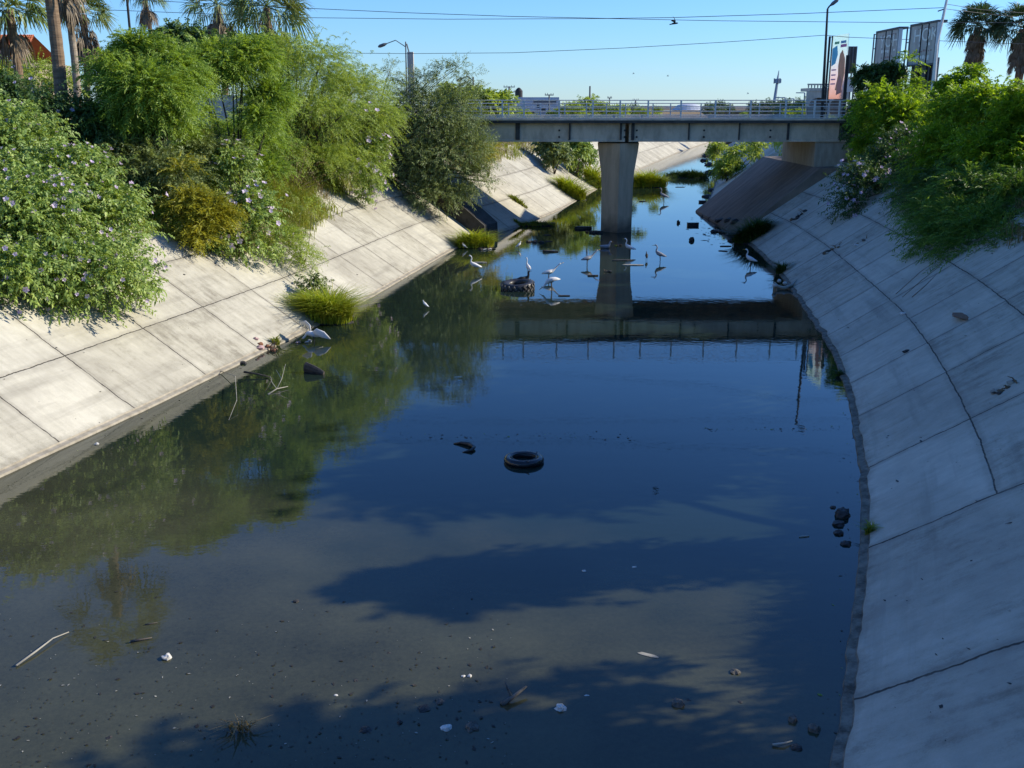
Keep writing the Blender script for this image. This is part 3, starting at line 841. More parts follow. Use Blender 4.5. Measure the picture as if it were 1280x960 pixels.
# two-storey building with arches right of the bridge
def arch_house():
    Y = 104
    p0, p1 = aty(1009, 118, Y), aty(1062, 118, Y)
    zc = aty(1010, 114, Y).z; zt = aty(1010, 105.5, Y).z
    root = thing("arcaded_house", "grey two storey house with arches and rooftop balustrade by the colour billboard", "building", ((p0.x + p1.x) / 2, Y + 5, 6.2))
    mb = MB(); mb.box(((p0.x + p1.x) / 2 + 0.6, Y + 2.0, (6 + zc) / 2), (p1.x - p0.x - 1.2, 2.4, zc - 6)); mb.build("wall", M['sheet_dark'], root)
    mb = MB(); mb.box(((p0.x + p1.x) / 2 + .3, Y + 1.6, zc + 0.15), (p1.x - p0.x + .2, 3.2, 0.3)); mb.build("roof_slab", M['sheet'], root)
    x = p0.x
    k = 0
    while x < p1.x - 0.4:
        mb = MB(); mb.box((x + 0.15, Y + 0.2, (6 + zc) / 2), (0.3, 0.3, zc - 6)); mb.build("column", M['sheet'], root)
        w = 1.75
        pts = []
        for j in range(9):
            a = math.pi * j / 8
            pts.append((x + 0.3 + w / 2 - math.cos(a) * (w / 2), math.sin(a) * 0.7 + zc - 1.3))
        poly = [(x + 0.3, zc - 0.002)] + pts + [(x + 0.3 + w, zc - 0.002)]
        mb = MB(); mb.loft([[(a, Y + 0.08, b) for a, b in poly], [(a, Y + 0.32, b) for a, b in poly]]); mb.build("arch", M['sheet'], root)
        x += w + 0.3; k += 1
    mb = MB(); mb.box(((p0.x + p1.x) / 2, Y + 0.1, zt), (p1.x - p0.x, 0.16, 0.14)); bal = mb.build("balustrade", M['sheet'], root)
    x = p0.x + 0.1
    while x < p1.x:
        mb = MB(); mb.tube([(x, Y + 0.1, zc + 0.3), (x, Y + 0.1, zc + 0.5), (x, Y + 0.1, zt - 0.07)], [0.05, 0.08, 0.05], 6); mb.build("baluster", M['sheet'], bal)
        x += 0.3
arch_house()
# left house with terracotta roof, white wall
def left_house():
    Y = 60
    a, b = aty(-60, 75, Y), aty(28, 75, Y)
    root = thing("terracotta_house", "house with orange red terracotta roof behind the left palms", "house", ((a.x + b.x) / 2, Y + 4, 6.2))
    ze = aty(0, 76, Y).z; zr = aty(0, 38, Y).z
    mb = MB(); mb.box(((a.x + b.x) / 2, Y + 4, (6 + ze) / 2), (b.x - a.x - 0.8, 7, ze - 6)); mb.build("wall", M['abutment'], root)
    mb = MB()
    rows = 16
    for i in range(rows):
        t0, t1 = i / rows, (i + 1) / rows
        y0, y1 = Y + 4 * t0, Y + 4 * t1
        z0, z1 = ze + (zr - ze) * t0, ze + (zr - ze) * t1
        x = a.x
        xr0, xr1 = b.x - 1.0 * t0, b.x - 1.0 * t1
        nx = 26
        for j in range(nx):
            xa, xb = a.x + (xr0 - a.x) * j / nx, a.x + (xr0 - a.x) * (j + 1) / nx
            xm = (xa + xb) / 2
            up = 0.09
            mb.add([(xa, y0, z0 + .02), (xm, y0, z0 + up), (xb, y0, z0 + .02), (xb, y1, z1 - .02), (xm, y1, z1 + up - .04), (xa, y1, z1 - .02)], [(0, 1, 4, 5), (1, 2, 3, 4)])
    mb.add([(a.x, Y + 4, zr), (b.x - 1, Y + 4, zr), (b.x - 1, Y + 8, ze), (a.x, Y + 8, ze)], [(0, 1, 2, 3)])
    mb.build("roof", M['tile'], root)
left_house()
wl = thing("white_wall", "white painted garden wall glimpsed through the left trees", "wall", (0, 56, 6.2))
p0, p1 = aty(225, 130, 56), aty(345, 130, 56)
zt = aty(250, 121, 56).z
mb = MB(); mb.box(((p0.x + p1.x) / 2, 56, (5.9 + zt) / 2), (p1.x - p0.x, 0.2, zt - 5.9)); mb.build("wall_panel", M['white'], wl)
mb = MB(); mb.box(((p0.x + p1.x) / 2, 56, zt + .04), (p1.x - p0.x + .1, 0.3, 0.08)); mb.build("coping", M['white'], wl)
# telecom mast
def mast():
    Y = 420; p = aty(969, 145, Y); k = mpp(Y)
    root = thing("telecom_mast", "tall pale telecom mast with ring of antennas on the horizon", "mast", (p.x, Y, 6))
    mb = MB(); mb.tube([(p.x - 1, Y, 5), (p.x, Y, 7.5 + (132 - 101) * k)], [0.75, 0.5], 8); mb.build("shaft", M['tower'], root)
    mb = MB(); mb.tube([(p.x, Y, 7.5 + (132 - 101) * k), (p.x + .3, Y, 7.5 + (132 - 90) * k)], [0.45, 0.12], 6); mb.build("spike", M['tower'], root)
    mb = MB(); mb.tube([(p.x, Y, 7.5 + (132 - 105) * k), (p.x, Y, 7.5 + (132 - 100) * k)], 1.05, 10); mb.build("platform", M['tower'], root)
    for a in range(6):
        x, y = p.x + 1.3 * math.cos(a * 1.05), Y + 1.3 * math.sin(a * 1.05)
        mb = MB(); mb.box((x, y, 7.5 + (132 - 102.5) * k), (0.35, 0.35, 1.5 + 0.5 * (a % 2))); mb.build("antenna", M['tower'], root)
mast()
# poles
def street_lamp(px_b, px_t, py_t, Y, arm_px, arm_py, label, r=0.09, mat='black_metal', group=None):
    t = aty(px_t, py_t, Y); b = Vector((aty(px_b, 140, Y).x, Y, 6.2)); e = aty(arm_px, arm_py, Y)
    root = thing("street_lamp", label, "street lamp", b, group)
    mb = MB(); mb.tube([b, b.lerp(t, .5), t], [r * 1.25, r, r * .75], 8); mb.build("pole", M[mat], root)
    m1 = t.lerp(e, .5) + Vector((0, 0, (e - t).length * .12))
    st = t - Vector((0, 0, 0.35)) if arm_py > py_t else t
    mb = MB(); mb.tube([st, m1, e], r * .6, 6); mb.build("arm", M[mat], root)
    d = (e - m1).normalized()
    mb = MB(); mb.tube([e - d * .08, e + d * .12, e + d * .42, e + d * .55], [.05, .11, .11, .05], 8, squash=[1.3] * 4); mb.build("lamp_head", M['grey_metal'], root)
street_lamp(1028, 1034.5, 11, 66, 1039, 6, "tall black street lamp at the right end of the bridge", 0.085)
street_lamp(509, 507, 52, 74, 482, 55, "grey street lamp with long curved arm above the dark left tree", 0.055, 'grey_metal')
street_lamp(592, 591.5, 96, 92, 578, 98, "smaller grey street lamp above the tree left of the bridge", 0.09, 'grey_metal')
def utility_pole(px, py_t, Y, arms, label, r=0.12, w=1.0, lean=0.0, group=None, mat='grey_metal', base_z=6.2):
    t = aty(px, py_t, Y); b = Vector((t.x - lean, Y, base_z))
    root = thing("utility_pole", label, "pole", b, group)
    mb = MB(); mb.tube([b, b.lerp(t, .5), t], [r * 1.3, r * 1.1, r], 8); mb.build("shaft", M[mat], root)
    for a in arms:
        z = aty(px, py_t + a, Y).z
        mb = MB(); mb.box((t.x, Y - r - .05, z), (2 * w, .1, .12)); ar = mb.build("crossarm", M[mat], root)
        for s in (-.9, -.4, .4, .9):
            mb = MB(); mb.tube([(t.x + s * w, Y - r - .05, z + .06), (t.x + s * w, Y - r - .05, z + .26)], .045, 6); mb.build("insulator", M[mat], ar)
    return root
FARP = "utility poles beyond the bridge"
utility_pole(636.5, 108, 160, (0.8, 7), "double crossarm pole rising left of the long pale block", .13, .85, group=FARP)
utility_pole(686.5, 118, 145, (0.8,), "single crossarm pole in front of the long pale block", .10, .6, group=FARP)
utility_pole(737.5, 107.5, 120, (), "bare slim pole beside the small leafy tree beyond the railing", .09, group=FARP)
utility_pole(794.5, 124.5, 180, (0.8,), "short crossarm pole over the middle of the railing", .12, .5, group=FARP)
utility_pole(762, 122, 170, (0.5,), "faint crossarm pole right of the small leafy tree", .09, .35, group=FARP)
for px0, px1, py in ((971.5, 981.5, 122), (986, 992.5, 123.5), (998, 1006, 116)):
    Y = 170
    a, b = aty(px0, py, Y), aty(px1, py, Y)
    lab = {971.5: "pale lamp mast with a level arm right of the telecom mast", 986: "lower pale lamp mast with a short level arm", 998: "pale lamp mast with a level arm beside the arcaded house"}[px0]
    root = thing("lamp_mast", lab, "lamp mast", (b.x, Y, 6.2), "lamp masts on the far road")
    mb = MB(); mb.tube([(b.x, Y, 6.1), b], .12, 6); mb.build("pole", M['tower'], root)
    mb = MB(); mb.tube([b, a], .09, 6); mb.build("arm", M['tower'], root)
    mb = MB(); mb.box((a.x, Y, a.z), (.7, .3, .14)); mb.build("lamp_head", M['tower'], root)
# transformer post behind the dark left tree
p = aty(513, 65, 75)
root = thing("transformer_post", "pale pitted concrete post behind the left street lamp", "post", (p.x, 75, 6.2))
mb = MB(); mb.box((p.x, 75, (6 + p.z) / 2), (.42, .42, p.z - 6)); mb.build("shaft", M['sheet'], root)
mb = MB(); mb.tube([(p.x - .1, 75, p.z), (p.x - .25, 75, p.z + .55)], .05, 6); mb.build("bracket", M['grey_metal'], root)
utility_pole(157, -20, 62, (), "slim dark pole behind the left palms", .07, mat='black_metal')
# the white leaning pole at the right billboards
def lean_pole():
    Y = 57
    pts = [aty(1166, 125, Y), aty(1168.5, 90, Y), aty(1171, 55, Y), aty(1177, 30, Y), aty(1183.5, 0, Y), aty(1187, -22, Y)]
    pts.insert(0, Vector((pts[0].x, Y, 5.9)))
    root = thing("leaning_utility_pole", "slender pale pole leaning right past the large grey billboard", "pole", pts[0])
    mb = MB(); mb.tube(pts, [.10, .10, .09, .085, .08, .07, .07], 8); mb.build("shaft", M['white'], root)
    e = aty(1181, 11, Y)
    mb = MB(); mb.tube([e, e + Vector((-.35, 0, -.12))], .035, 6); mb.build("insulator", M['grey_metal'], root)
lean_pole()
# wires (sagging cables)
def wire(label, pts, r=0.016):
    P3 = [aty(*p) for p in pts]
    fine = []
    for i in range(len(P3) - 1):
        for j in range(8):
            fine.append(P3[i].lerp(P3[i + 1], j / 8))
    fine.append(P3[-1])
    mb = MB(); mb.tube(fine, r, 5)
    o = mb.build("power_cable", M['wire'], None, origin=fine[0])
    tag(o, label, "cable", "overhead power cables")
wire("highest cable, rising to the leaning pole at right", [(-40, -12, 62), (130, -2, 62), (376, 10, 61), (510, 16, 60), (640, 20.5, 59), (760, 23, 58.5), (840, 22, 58), (1000, 17, 57.5), (1181, 9.5, 57)])
wire("nearly level cable just under the highest one, passing behind the flying bird", [(100, 11, 64), (376, 22, 64), (560, 24, 64), (760, 23.2, 64), (900, 26, 64), (1100, 28, 64), (1320, 28.5, 64)])
wire("lowest cable, crossing above the bridge and passing the colour billboard", [(380, 66, 72), (510, 67, 72), (640, 66, 71), (780, 60, 70), (900, 53, 69), (1031, 44, 66), (1060, 46.5, 66), (1200, 52, 66), (1330, 57, 66)])
wire("short cable running right from the leaning pole past the palms", [(1183, 5, 57), (1225, 12, 58), (1330, 20, 60)], .014)
wire("second short cable hanging below the first at the right palms", [(1181, 11, 57), (1230, 17, 58.5), (1330, 27, 60)], .014)
# billboards
def text_obj(name, s, mat, size, parent, mtx):
    cu = bpy.data.curves.new(name, 'FONT')
    cu.body = s; cu.size = size; cu.extrude = 0.008
    cu.align_x = 'CENTER'; cu.align_y = 'CENTER'
    tmp = bpy.data.objects.new(name, cu)
    COL.objects.link(tmp)
    dg = bpy.context.evaluated_depsgraph_get()
    me = bpy.data.meshes.new_from_object(tmp.evaluated_get(dg))
    bpy.data.objects.remove(tmp)
    me.transform(mtx)
    off = wloc(parent)
    me.transform(Matrix.Translation(-off))
    me.materials.clear()
    return link_mesh(name, me, M[mat], parent)
def billboard(label, tl, tr, Yl, Yr, py_l, py_r, py_bot, letters, lsize, lower=False, seed=1):
    A, Bp = aty(tl, py_l, Yl), aty(tr, py_r, Yr)
    X = Vector((Bp.x - A.x, Bp.y - A.y, 0)); W = X.length; X.normalize()
    Nn = Vector((X.y, -X.x, 0))                  # towards the camera side
    zt = (A.z + Bp.z) / 2; zb = aty(tr, py_bot, Yr).z
    mid = (A + Bp) / 2
    rot = Matrix((X, -Nn, Vector((0, 0, 1)))).transposed()
    root = thing("old_billboard", label, "billboard", (mid.x, mid.y, 6.2), "old grey billboards on the right bank")
    H_ = zt - zb
    c = Vector((mid.x, mid.y, (zt + zb) / 2))
    mb = MB(); mb.box(c, (W, .06, H_), mat=rot); mb.build("face_panel", M['sheet'], root)
    for f in (-.5, -.06, .2, .5):
        mb = MB(); mb.box(c + X * f * W + Nn * .055, (.06, .05, H_ + .04), mat=rot); mb.build("seam_batten", M['black_metal'] if abs(f) < .4 else M['grey_metal'], root)
    mb = MB(); mb.box(c + Vector((0, 0, H_ / 2 + .06)) - Nn * .2, (W + .2, .55, .12), mat=rot); mb.build("top_rail", M['sheet_dark'], root)
    mb = MB(); mb.box(c + Vector((0, 0, -H_ / 2 - .05)), (W + .1, .16, .1), mat=rot); mb.build("bottom_rail", M['sheet_dark'], root)
    # open truss at the left edge, solid pale return at the right edge
    for off in (0.16, 0.62):
        mb = MB(); mb.box(c - X * (W / 2 + off) + Vector((0, 0, -1)), (.07, .07, H_ + 2), mat=rot); mb.build("truss_post", M['grey_metal'], root)
    for f in (-.3, .1, .48):
        mb = MB(); mb.box(c - X * (W / 2 + .39) + Vector((0, 0, H_ * f)), (.46, .05, .05), mat=rot); mb.build("truss_tie", M['grey_metal'], root)
    mb = MB(); mb.box(c + X * (W / 2 + .07) - Nn * .04 + Vector((0, 0, -1)), (.08, .2, H_ + 2), mat=rot); mb.build("side_return", M['white'], root)
    # lower skirt of old sheets down to the ground
    zg = 5.9
    mb = MB(); mb.box(Vector((mid.x, mid.y, (zb - .1 + zg) / 2)) + X * .04 * W - Nn * .1, (W * .9, .05, zb - .1 - zg), mat=rot); mb.build("lower_sheet", M['sheet_dark'], root)
    if lower:
        mb = MB(); mb.box(Vector((mid.x, mid.y, zb - 1.5)) - X * .16 * W + Nn * .0, (.5, .1, 2.1), mat=rot); mb.build("dark_opening", M['black_metal'], root)
        for f in (-.02, .24, .38):
            mb = MB(); mb.box(Vector((mid.x, mid.y, (zb + zg) / 2)) + X * f * W + Nn * .0, (.06, .08, zb - zg - .2), mat=rot); mb.build("stud", M['black_metal'], root)
    for f in (-.42, .42):
        mb = MB(); mb.box(Vector((mid.x, mid.y, (zb + zg) / 2)) + X * f * W - Nn * .3, (.16, .16, zb - zg + .6), mat=rot); mb.build("support_post", M['grey_metal'], root)
    m4 = Matrix.Translation(c + X * W * .1 + Vector((0, 0, H_ * .22)) + Nn * .04) @ Matrix((X, Vector((0, 0, 1)), Nn)).transposed().to_4x4()
    m4 = m4 @ Matrix.Diagonal((1.5, 1.0, 1.0, 1.0))
    text_obj("faded_lettering", letters, 'letter', lsize, root, m4)
    rng = random.Random(seed)
    for k, (f, w, h, mt) in enumerate(((-.02, .55, .16, 'letter'), (-.17, .62, .10, 'letter_red'), (-.34, .66, .22, 'letter'), (.40, .5, .10, 'letter_red'))):
        for j in range(7):
            if rng.random() < .25: continue
            mb = MB(); mb.box(c + X * W * (-.22 + .09 * j + .03) + Vector((0, 0, H_ * f + rng.uniform(-.03, .03))) + Nn * (.034 + .001 * k), (W * .06 * rng.uniform(.6, 1.2), .008, h * H_ * .5 * rng.uniform(.5, 1.1)), mat=rot)
            mb.build("paint_patch", M[mt], root)
billboard("large weathered grey billboard with faded HOK lettering beside the pale pole", 1140, 1173, 63.5, 60, 33.5, 27.5, 78.5, "HOK", 1.0, True, 3)
billboard("narrower weathered grey billboard with faded YOH lettering left of the large one", 1097, 1125, 69, 65, 41.5, 36, 86, "YOH", 1.05, False, 5)
def colour_board():
    Yl, Yr = 74.5, 71.5
    A, Bp = aty(1042, 45, Yl), aty(1061, 49, Yr)
    X = Vector((Bp.x - A.x, Bp.y - A.y, 0)); W = X.length; X.normalize(); Nn = Vector((X.y, -X.x, 0))
    zt, zb = A.z, aty(1040, 124, Yl).z
    c = (A + Bp) / 2; c.z = (zt + zb) / 2; H_ = zt - zb
    rot = Matrix((X, -Nn, Vector((0, 0, 1)))).transposed()
    root = thing("colour_billboard", "tall bright billboard printed in cyan, pink and orange by the black lamp", "billboard", (c.x, c.y, 6.2))
    m, nt, b = new_mat("printed_sheet")
    tc = N(nt, "ShaderNodeTexCoord"); sp = N(nt, "ShaderNodeSeparateXYZ"); nt.links.new(tc.outputs["Generated"], sp.inputs[0])
    no = N(nt, "ShaderNodeTexNoise"); no.inputs["Scale"].default_value = 3.0; nt.links.new(tc.outputs["Generated"], no.inputs["Vector"])
    ad = N(nt, "ShaderNodeMath", operation='MULTIPLY_ADD'); ad.inputs[1].default_value = .25; nt.links.new(no.outputs[0], ad.inputs[0]); nt.links.new(sp.outputs[2], ad.inputs[2])
    rp = N(nt, "ShaderNodeValToRGB"); e = rp.color_ramp.elements
    e[0].position = .12; e[0].color = (.80, .55, .46, 1); e[1].position = 1.05; e[1].color = (.70, .86, .86, 1)
    k = e.new(.45); k.color = (.86, .74, .73, 1); k = e.new(.72); k.color = (.78, .84, .85, 1)
    nt.links.new(ad.outputs[0], rp.inputs[0]); nt.links.new(rp.outputs[0], b.inputs["Base Color"]); b.inputs["Roughness"].default_value = .5
    tr = N(nt, "ShaderNodeBsdfTranslucent"); ms = N(nt, "ShaderNodeMixShader"); ms.inputs[0].default_value = .7
    nt.links.new(rp.outputs[0], tr.inputs[0]); nt.links.new(b.outputs[0], ms.inputs[1]); nt.links.new(tr.outputs[0], ms.inputs[2])
    nt.links.new(ms.outputs[0], nt.nodes["Material Output"].inputs[0])
    mb = MB(); mb.add([c + X * W * u + Vector((0, 0, H_ * v)) for u, v in ((-.5, -.5), (.5, -.5), (.5, .5), (-.5, .5))], [(0, 1, 2, 3)]) if False else mb.box(c, (W, .05, H_), mat=rot); mb.build("printed_panel", m, root)
    def blob(name, pts, col, dz):
        mm = pm(name, col, tuple(x * .8 for x in col), 3, .5)
        n = 14; out = []
        mb2 = MB(); out = [c + X * W * u + Vector((0, 0, H_ * v)) + Nn * (.042 + dz) for u, v in pts]
        back = [p - Nn * .004 for p in out]
        mb2.loft([back, out]); mb2.build(name, mm, root)
    blob("cyan_patch", [(-.46, .02), (-.2, .06), (-.08, .2), (-.16, .34), (-.46, .3)], (.08, .50, .70), .002)
    blob("orange_figure", [(-.1, -.36), (.3, -.36), (.44, -.1), (.40, .12), (.22, .26), (.06, .2), (0, .02), (.04, -.12)], (.72, .27, .13), .004)
    blob("rose_figure", [(.0, -.44), (.34, -.40), (.30, -.2), (.12, -.12), (0, -.28)], (.50, .16, .14), .006)
    blob("pink_lettering", [(.06, .30), (.44, .30), (.44, .345), (.06, .345)], (.70, .16, .36), .004)
    blob("green_lettering", [(-.34, .36), (-.04, .36), (-.04, .40), (-.34, .40)], (.20, .50, .25), .004)
    blob("teal_lettering", [(.06, .36), (.40, .36), (.40, .40), (.06, .40)], (.15, .35, .55), .004)
    for v in (-.05, -.13, -.2, -.27):
        blob("small_lettering", [(-.42, v), (-.12, v), (-.12, v + .022), (-.42, v + .022)], (.55, .25, .40), .004)
    for off, w in ((-.08, .12), (-.75, .05)):
        mb = MB(); mb.box(Vector((c.x, c.y, (zt + 6) / 2)) + X * (-W / 2 + off), (w, .14, zt - 6 + .05), mat=rot); mb.build("post", M['black_metal'], root)
    for f in (-.3, .1, .49):
        mb = MB(); mb.box(c + X * (-W / 2 - .41) + Vector((0, 0, H_ * f)), (.66, .05, .05), mat=rot); mb.build("tie", M['grey_metal'], root)
    mb = MB(); mb.box(Vector((c.x, c.y, (zt + 6) / 2 - .8)) + X * (W / 2 + .07), (.1, .2, zt - 7.2), mat=rot); mb.build("edge_post", M['black_metal'], root)
    # second board behind
    Y = 78
    a, b2 = aty(1060, 58, Y), aty(1071, 60, Y)
    r2 = thing("grey_board", "dark grey sign frame with small white board behind the colour billboard", "billboard", ((a.x + b2.x) / 2, Y, 6.2))
    mb = MB(); mb.box(((a.x + b2.x) / 2, Y, (a.z + aty(1064, 92, Y).z) / 2), (b2.x - a.x, .1, a.z - aty(1064, 92, Y).z)); mb.build("face_panel", M['sheet_dark'], r2)
    for px in (1062, 1066.5, 1070.5):
        q = aty(px, 58, Y); mb = MB(); mb.box((q.x, Y - .09, (q.z + 6) / 2), (.09, .08, q.z - 6)); mb.build("post", M['grey_metal'], r2)
    q0, q1 = aty(1057.5, 96, Y), aty(1064.5, 115, Y)
    mb = MB(); mb.box(((q0.x + q1.x) / 2, Y - .2, (q0.z + q1.z) / 2), (q1.x - q0.x, .06, q0.z - q1.z)); wb = mb.build("white_board", M['white'], r2)
colour_board()
# pale block and earth heap at the right end of the bridge
p = aty(1018, 140, 72)
lw = thing("low_wall", "short sunlit cream wall at the right end of the bridge railing", "wall", (p.x, 72, 6.2))
mb = MB(); mb.box((p.x, 72, 6.75), (1.1, .25, 1.2)); mb.build("wall_panel", M['abutment'], lw)
mb = MB(); mb.box((p.x, 72, 7.4), (1.2, .32, .09)); mb.build("coping", M['abutment'], lw)
# ------------------------------------------------------------------ trees, shrubs, palms, grass
def ground_base(blobs):
    x = float(np.mean([b[0] for b in blobs])); y = float(np.mean([b[1] for b in blobs]))
    return Vector((x, y, zat(x, y) - 0.05))
def grow(name, label, cat, blobs, kind, n, mat, seed, base=None, **kw):
    return plant(name, label, cat, base or ground_base(blobs), blobs, kind, n, mat, seed, **kw)
# left bank, near to far
grow("flowering_shrub", "big leafy shrub with lilac blossoms spilling over the left concrete slope", "shrub",
     [B(10, 180, 32, 52, 46), B(85, 232, 31, 52, 48), B(138, 290, 30.5, 42, 55), B(30, 290, 28.5, 75, 75), B(110, 345, 28.3, 66, 44), B(25, 350, 26.6, 55, 40), B(-40, 250, 30, 55, 72), B(160, 365, 29, 26, 24)],
     'broad', 9000, 'broad', 11, base=surf(-1, 30, 6.5), trunk_r=.05, n_limbs=60, flowers=640, clump=18, spread=.32, flower_size=.072)
grow("leafy_shrub", "plain green shrub at the foot of the thick palm trunk", "shrub",
     [B(30, 135, 36, 40, 24), B(105, 150, 37, 34, 28), B(130, 190, 37, 30, 32), B(0, 112, 36, 26, 20)], 'broad', 1700, 'deep', 12, trunk_r=.05, n_limbs=20, flowers=40)
grow("vine_thicket", "tangled yellow green vines around the palm trunks before the terracotta house", "shrub",
     [B(38, 92, 50, 34, 18), B(80, 105, 50, 26, 16), B(0, 90, 49, 24, 16)], 'broad', 700, 'mesquite', 10, trunk_r=.03, n_limbs=14)
grow("acacia_tree", "bright feathery tree with pale green sprays left of the white wall", "tree",
     [B(138, 95, 38, 34, 36), B(172, 68, 39, 42, 32), B(185, 118, 37.5, 58, 40), B(150, 148, 37.5, 42, 28), B(225, 92, 39, 40, 38), B(212, 142, 37.8, 32, 22)], 'feather', 4300, 'feathery', 13, trunk_r=.11, n_limbs=30, clump=30, spread=.36)
grow("acacia_tree", "bright feathery tree standing in front of the white wall", "tree",
     [B(268, 82, 41.5, 44, 30), B(314, 78, 42, 40, 32), B(338, 125, 42, 26, 30), B(225, 170, 39.5, 30, 18), B(248, 152, 40, 26, 18), B(318, 150, 41, 30, 16)], 'feather', 3300, 'feathery', 14, trunk_r=.07, n_limbs=13, clump=30, spread=.36)
grow("thicket_shrub", "dull green thicket shrub under the left feathery tree", "shrub",
     [B(185, 215, 37, 40, 28), B(225, 225, 37, 34, 26), B(150, 200, 36.5, 28, 30), B(265, 195, 39.5, 34, 20)], 'feather', 1300, 'willow', 15, trunk_r=.04, n_limbs=26)
grow("evergreen_tree", "dark dense tree whose rounded top stands behind the feathery trees", "tree",
     [B(232, 52, 56, 38, 22), B(285, 62, 57, 38, 22), B(250, 80, 56, 50, 30), B(165, 78, 58, 34, 24)], 'broad', 2600, 'deep', 16, trunk_r=.16, n_limbs=16, l=.2, w=.11)
grow("feathery_shrub", "mid green feathery shrub between the golden shrub and the mesquite", "shrub",
     [B(295, 172, 44, 32, 18), B(320, 185, 45, 34, 26), B(270, 205, 41, 34, 22), B(335, 215, 44, 26, 20)], 'feather', 1500, 'feathery', 9, trunk_r=.04, n_limbs=26)
grow("feathery_shrub", "dark green feathery shrub in the shade of the left feathery trees", "shrub",
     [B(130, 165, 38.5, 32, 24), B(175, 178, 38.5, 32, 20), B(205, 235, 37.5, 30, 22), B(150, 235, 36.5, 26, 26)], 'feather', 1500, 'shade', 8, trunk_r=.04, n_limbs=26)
grow("yellow_shrub", "golden yellow shrub at the top of the concrete slope", "shrub",
     [B(236, 258, 35.8, 27, 22), B(266, 274, 35.6, 27, 22), B(250, 292, 35.4, 24, 12), B(228, 215, 36, 10, 22)], 'feather', 900, 'yellow', 17, trunk_r=.03, n_limbs=22, clump=20, spread=.3)
grow("leafy_shrub", "small green shrub at the left foot of the golden shrub", "shrub",
     [B(205, 283, 35.6, 22, 22)], 'fine', 260, 'feathery', 18, trunk_r=.02, n_limbs=8)
grow("flowering_shrub", "shrub with a few lilac flowers right of the golden shrub", "shrub",
     [B(295, 225, 39, 26, 40), B(312, 268, 38, 34, 34), B(300, 305, 37, 34, 22), B(262, 312, 35.8, 26, 14), B(330, 315, 37.6, 22, 14)], 'broad', 1500, 'broad', 19, trunk_r=.04, n_limbs=24, flowers=140, flower_size=.10, l=.13, w=.07)
grow("hanging_shrub", "low straggling green plant hanging over the slope below the grass", "shrub",
     [B(352, 300, 38.6, 30, 16), B(378, 318, 39, 26, 14), B(395, 330, 39.6, 14, 10), B(385, 262, 43, 18, 14)], 'fine', 620, 'mesquite', 20, trunk_r=.02, n_limbs=16)
grow("mesquite_tree", "large rounded mesquite with fine drooping yellow green foliage", "tree",
     [B(340, 75, 53, 46, 36), B(385, 95, 52.5, 58, 46), B(330, 140, 50, 40, 36), B(395, 150, 51, 60, 40), B(440, 125, 54, 50, 46), B(470, 160, 54, 36, 42), B(400, 205, 50.5, 48, 28), B(445, 205, 52.5, 44, 28), B(350, 190, 49, 36, 30)], 'mesquite', 7200, 'mesquite', 21, base=surf(-1, 51, 6.9), trunk_r=.14, n_limbs=40, clump=30, spread=.38)
grow("flowering_shrub", "narrow shrub with white lilac flowers creeping down the slope under the mesquite", "shrub",
     [B(468, 190, 53, 16, 26), B(460, 225, 52.5, 20, 24), B(452, 246, 52, 16, 12), B(445, 140, 51, 18, 8)], 'broad', 620, 'broad', 22, base=surf(-1, 53, 6.4), trunk_r=.03, n_limbs=12, flowers=90, flower_size=.12)
grow("willow_tree", "dark grey green tree leaning over the slope beside the bridge end", "tree",
     [B(540, 150, 60, 48, 44), B(515, 125, 60.5, 26, 40), B(575, 140, 60.5, 32, 40), B(560, 200, 59.4, 48, 44), B(520, 205, 59, 34, 42), B(590, 195, 59.6, 30, 44), B(598, 225, 59.0, 22, 30), B(545, 245, 58.4, 42, 26), B(580, 243, 58.8, 26, 20)], 'willow', 6400, 'willow', 23, base=surf(-1, 59.5, 6.6), trunk_r=.13, n_limbs=34, clump=22, spread=.40,
     extra=None)
grow("willow_sapling", "thin sprigs of pale leaves rising above the dark grey green tree", "shrub",
     [B(555, 95, 60.2, 16, 18), B(575, 92, 60.4, 10, 22), B(590, 100, 60.6, 8, 22), B(488, 92, 60, 10, 20), B(530, 100, 60, 14, 14)], 'willow', 330, 'willow', 24, base=surf(-1, 59, 6.5), trunk_r=.05, n_limbs=14, clump=8, spread=.3)
grow("roadside_tree", "green tree beyond the left bridge end with lamp behind it", "tree",
     [B(600, 122, 84, 16, 12), B(615, 128, 85, 20, 10), B(580, 128, 84, 22, 14), B(560, 122, 85, 20, 14)], 'far', 420, 'mesquite', 25, trunk_r=.16, n_limbs=12)
# plants on the left bank past the bridge
grow("broadleaf_shrub", "grey green broad leaved shrub under the bridge left of the pier", "shrub",
     [B(690, 188, 91, 14, 14), B(696, 203, 89, 12, 14)], 'broad', 420, 'willow', 26, trunk_r=.05, n_limbs=8, l=.36, w=.17, L=.8)
grow("broadleaf_shrub", "brighter broad leaved shrub just left of the pier top", "shrub",
     [B(718, 190, 95, 13, 14), B(730, 200, 97, 12, 16)], 'broad', 420, 'broad', 27, trunk_r=.05, n_limbs=8, l=.36, w=.17, L=.8)
grow("yellow_shrub", "small yellowing shrub under the left bridge end", "shrub",
     [B(617, 187, 74, 14, 10), B(604, 194, 72.5, 10, 8)], 'feather', 210, 'yellow', 28, trunk_r=.03, n_limbs=6)
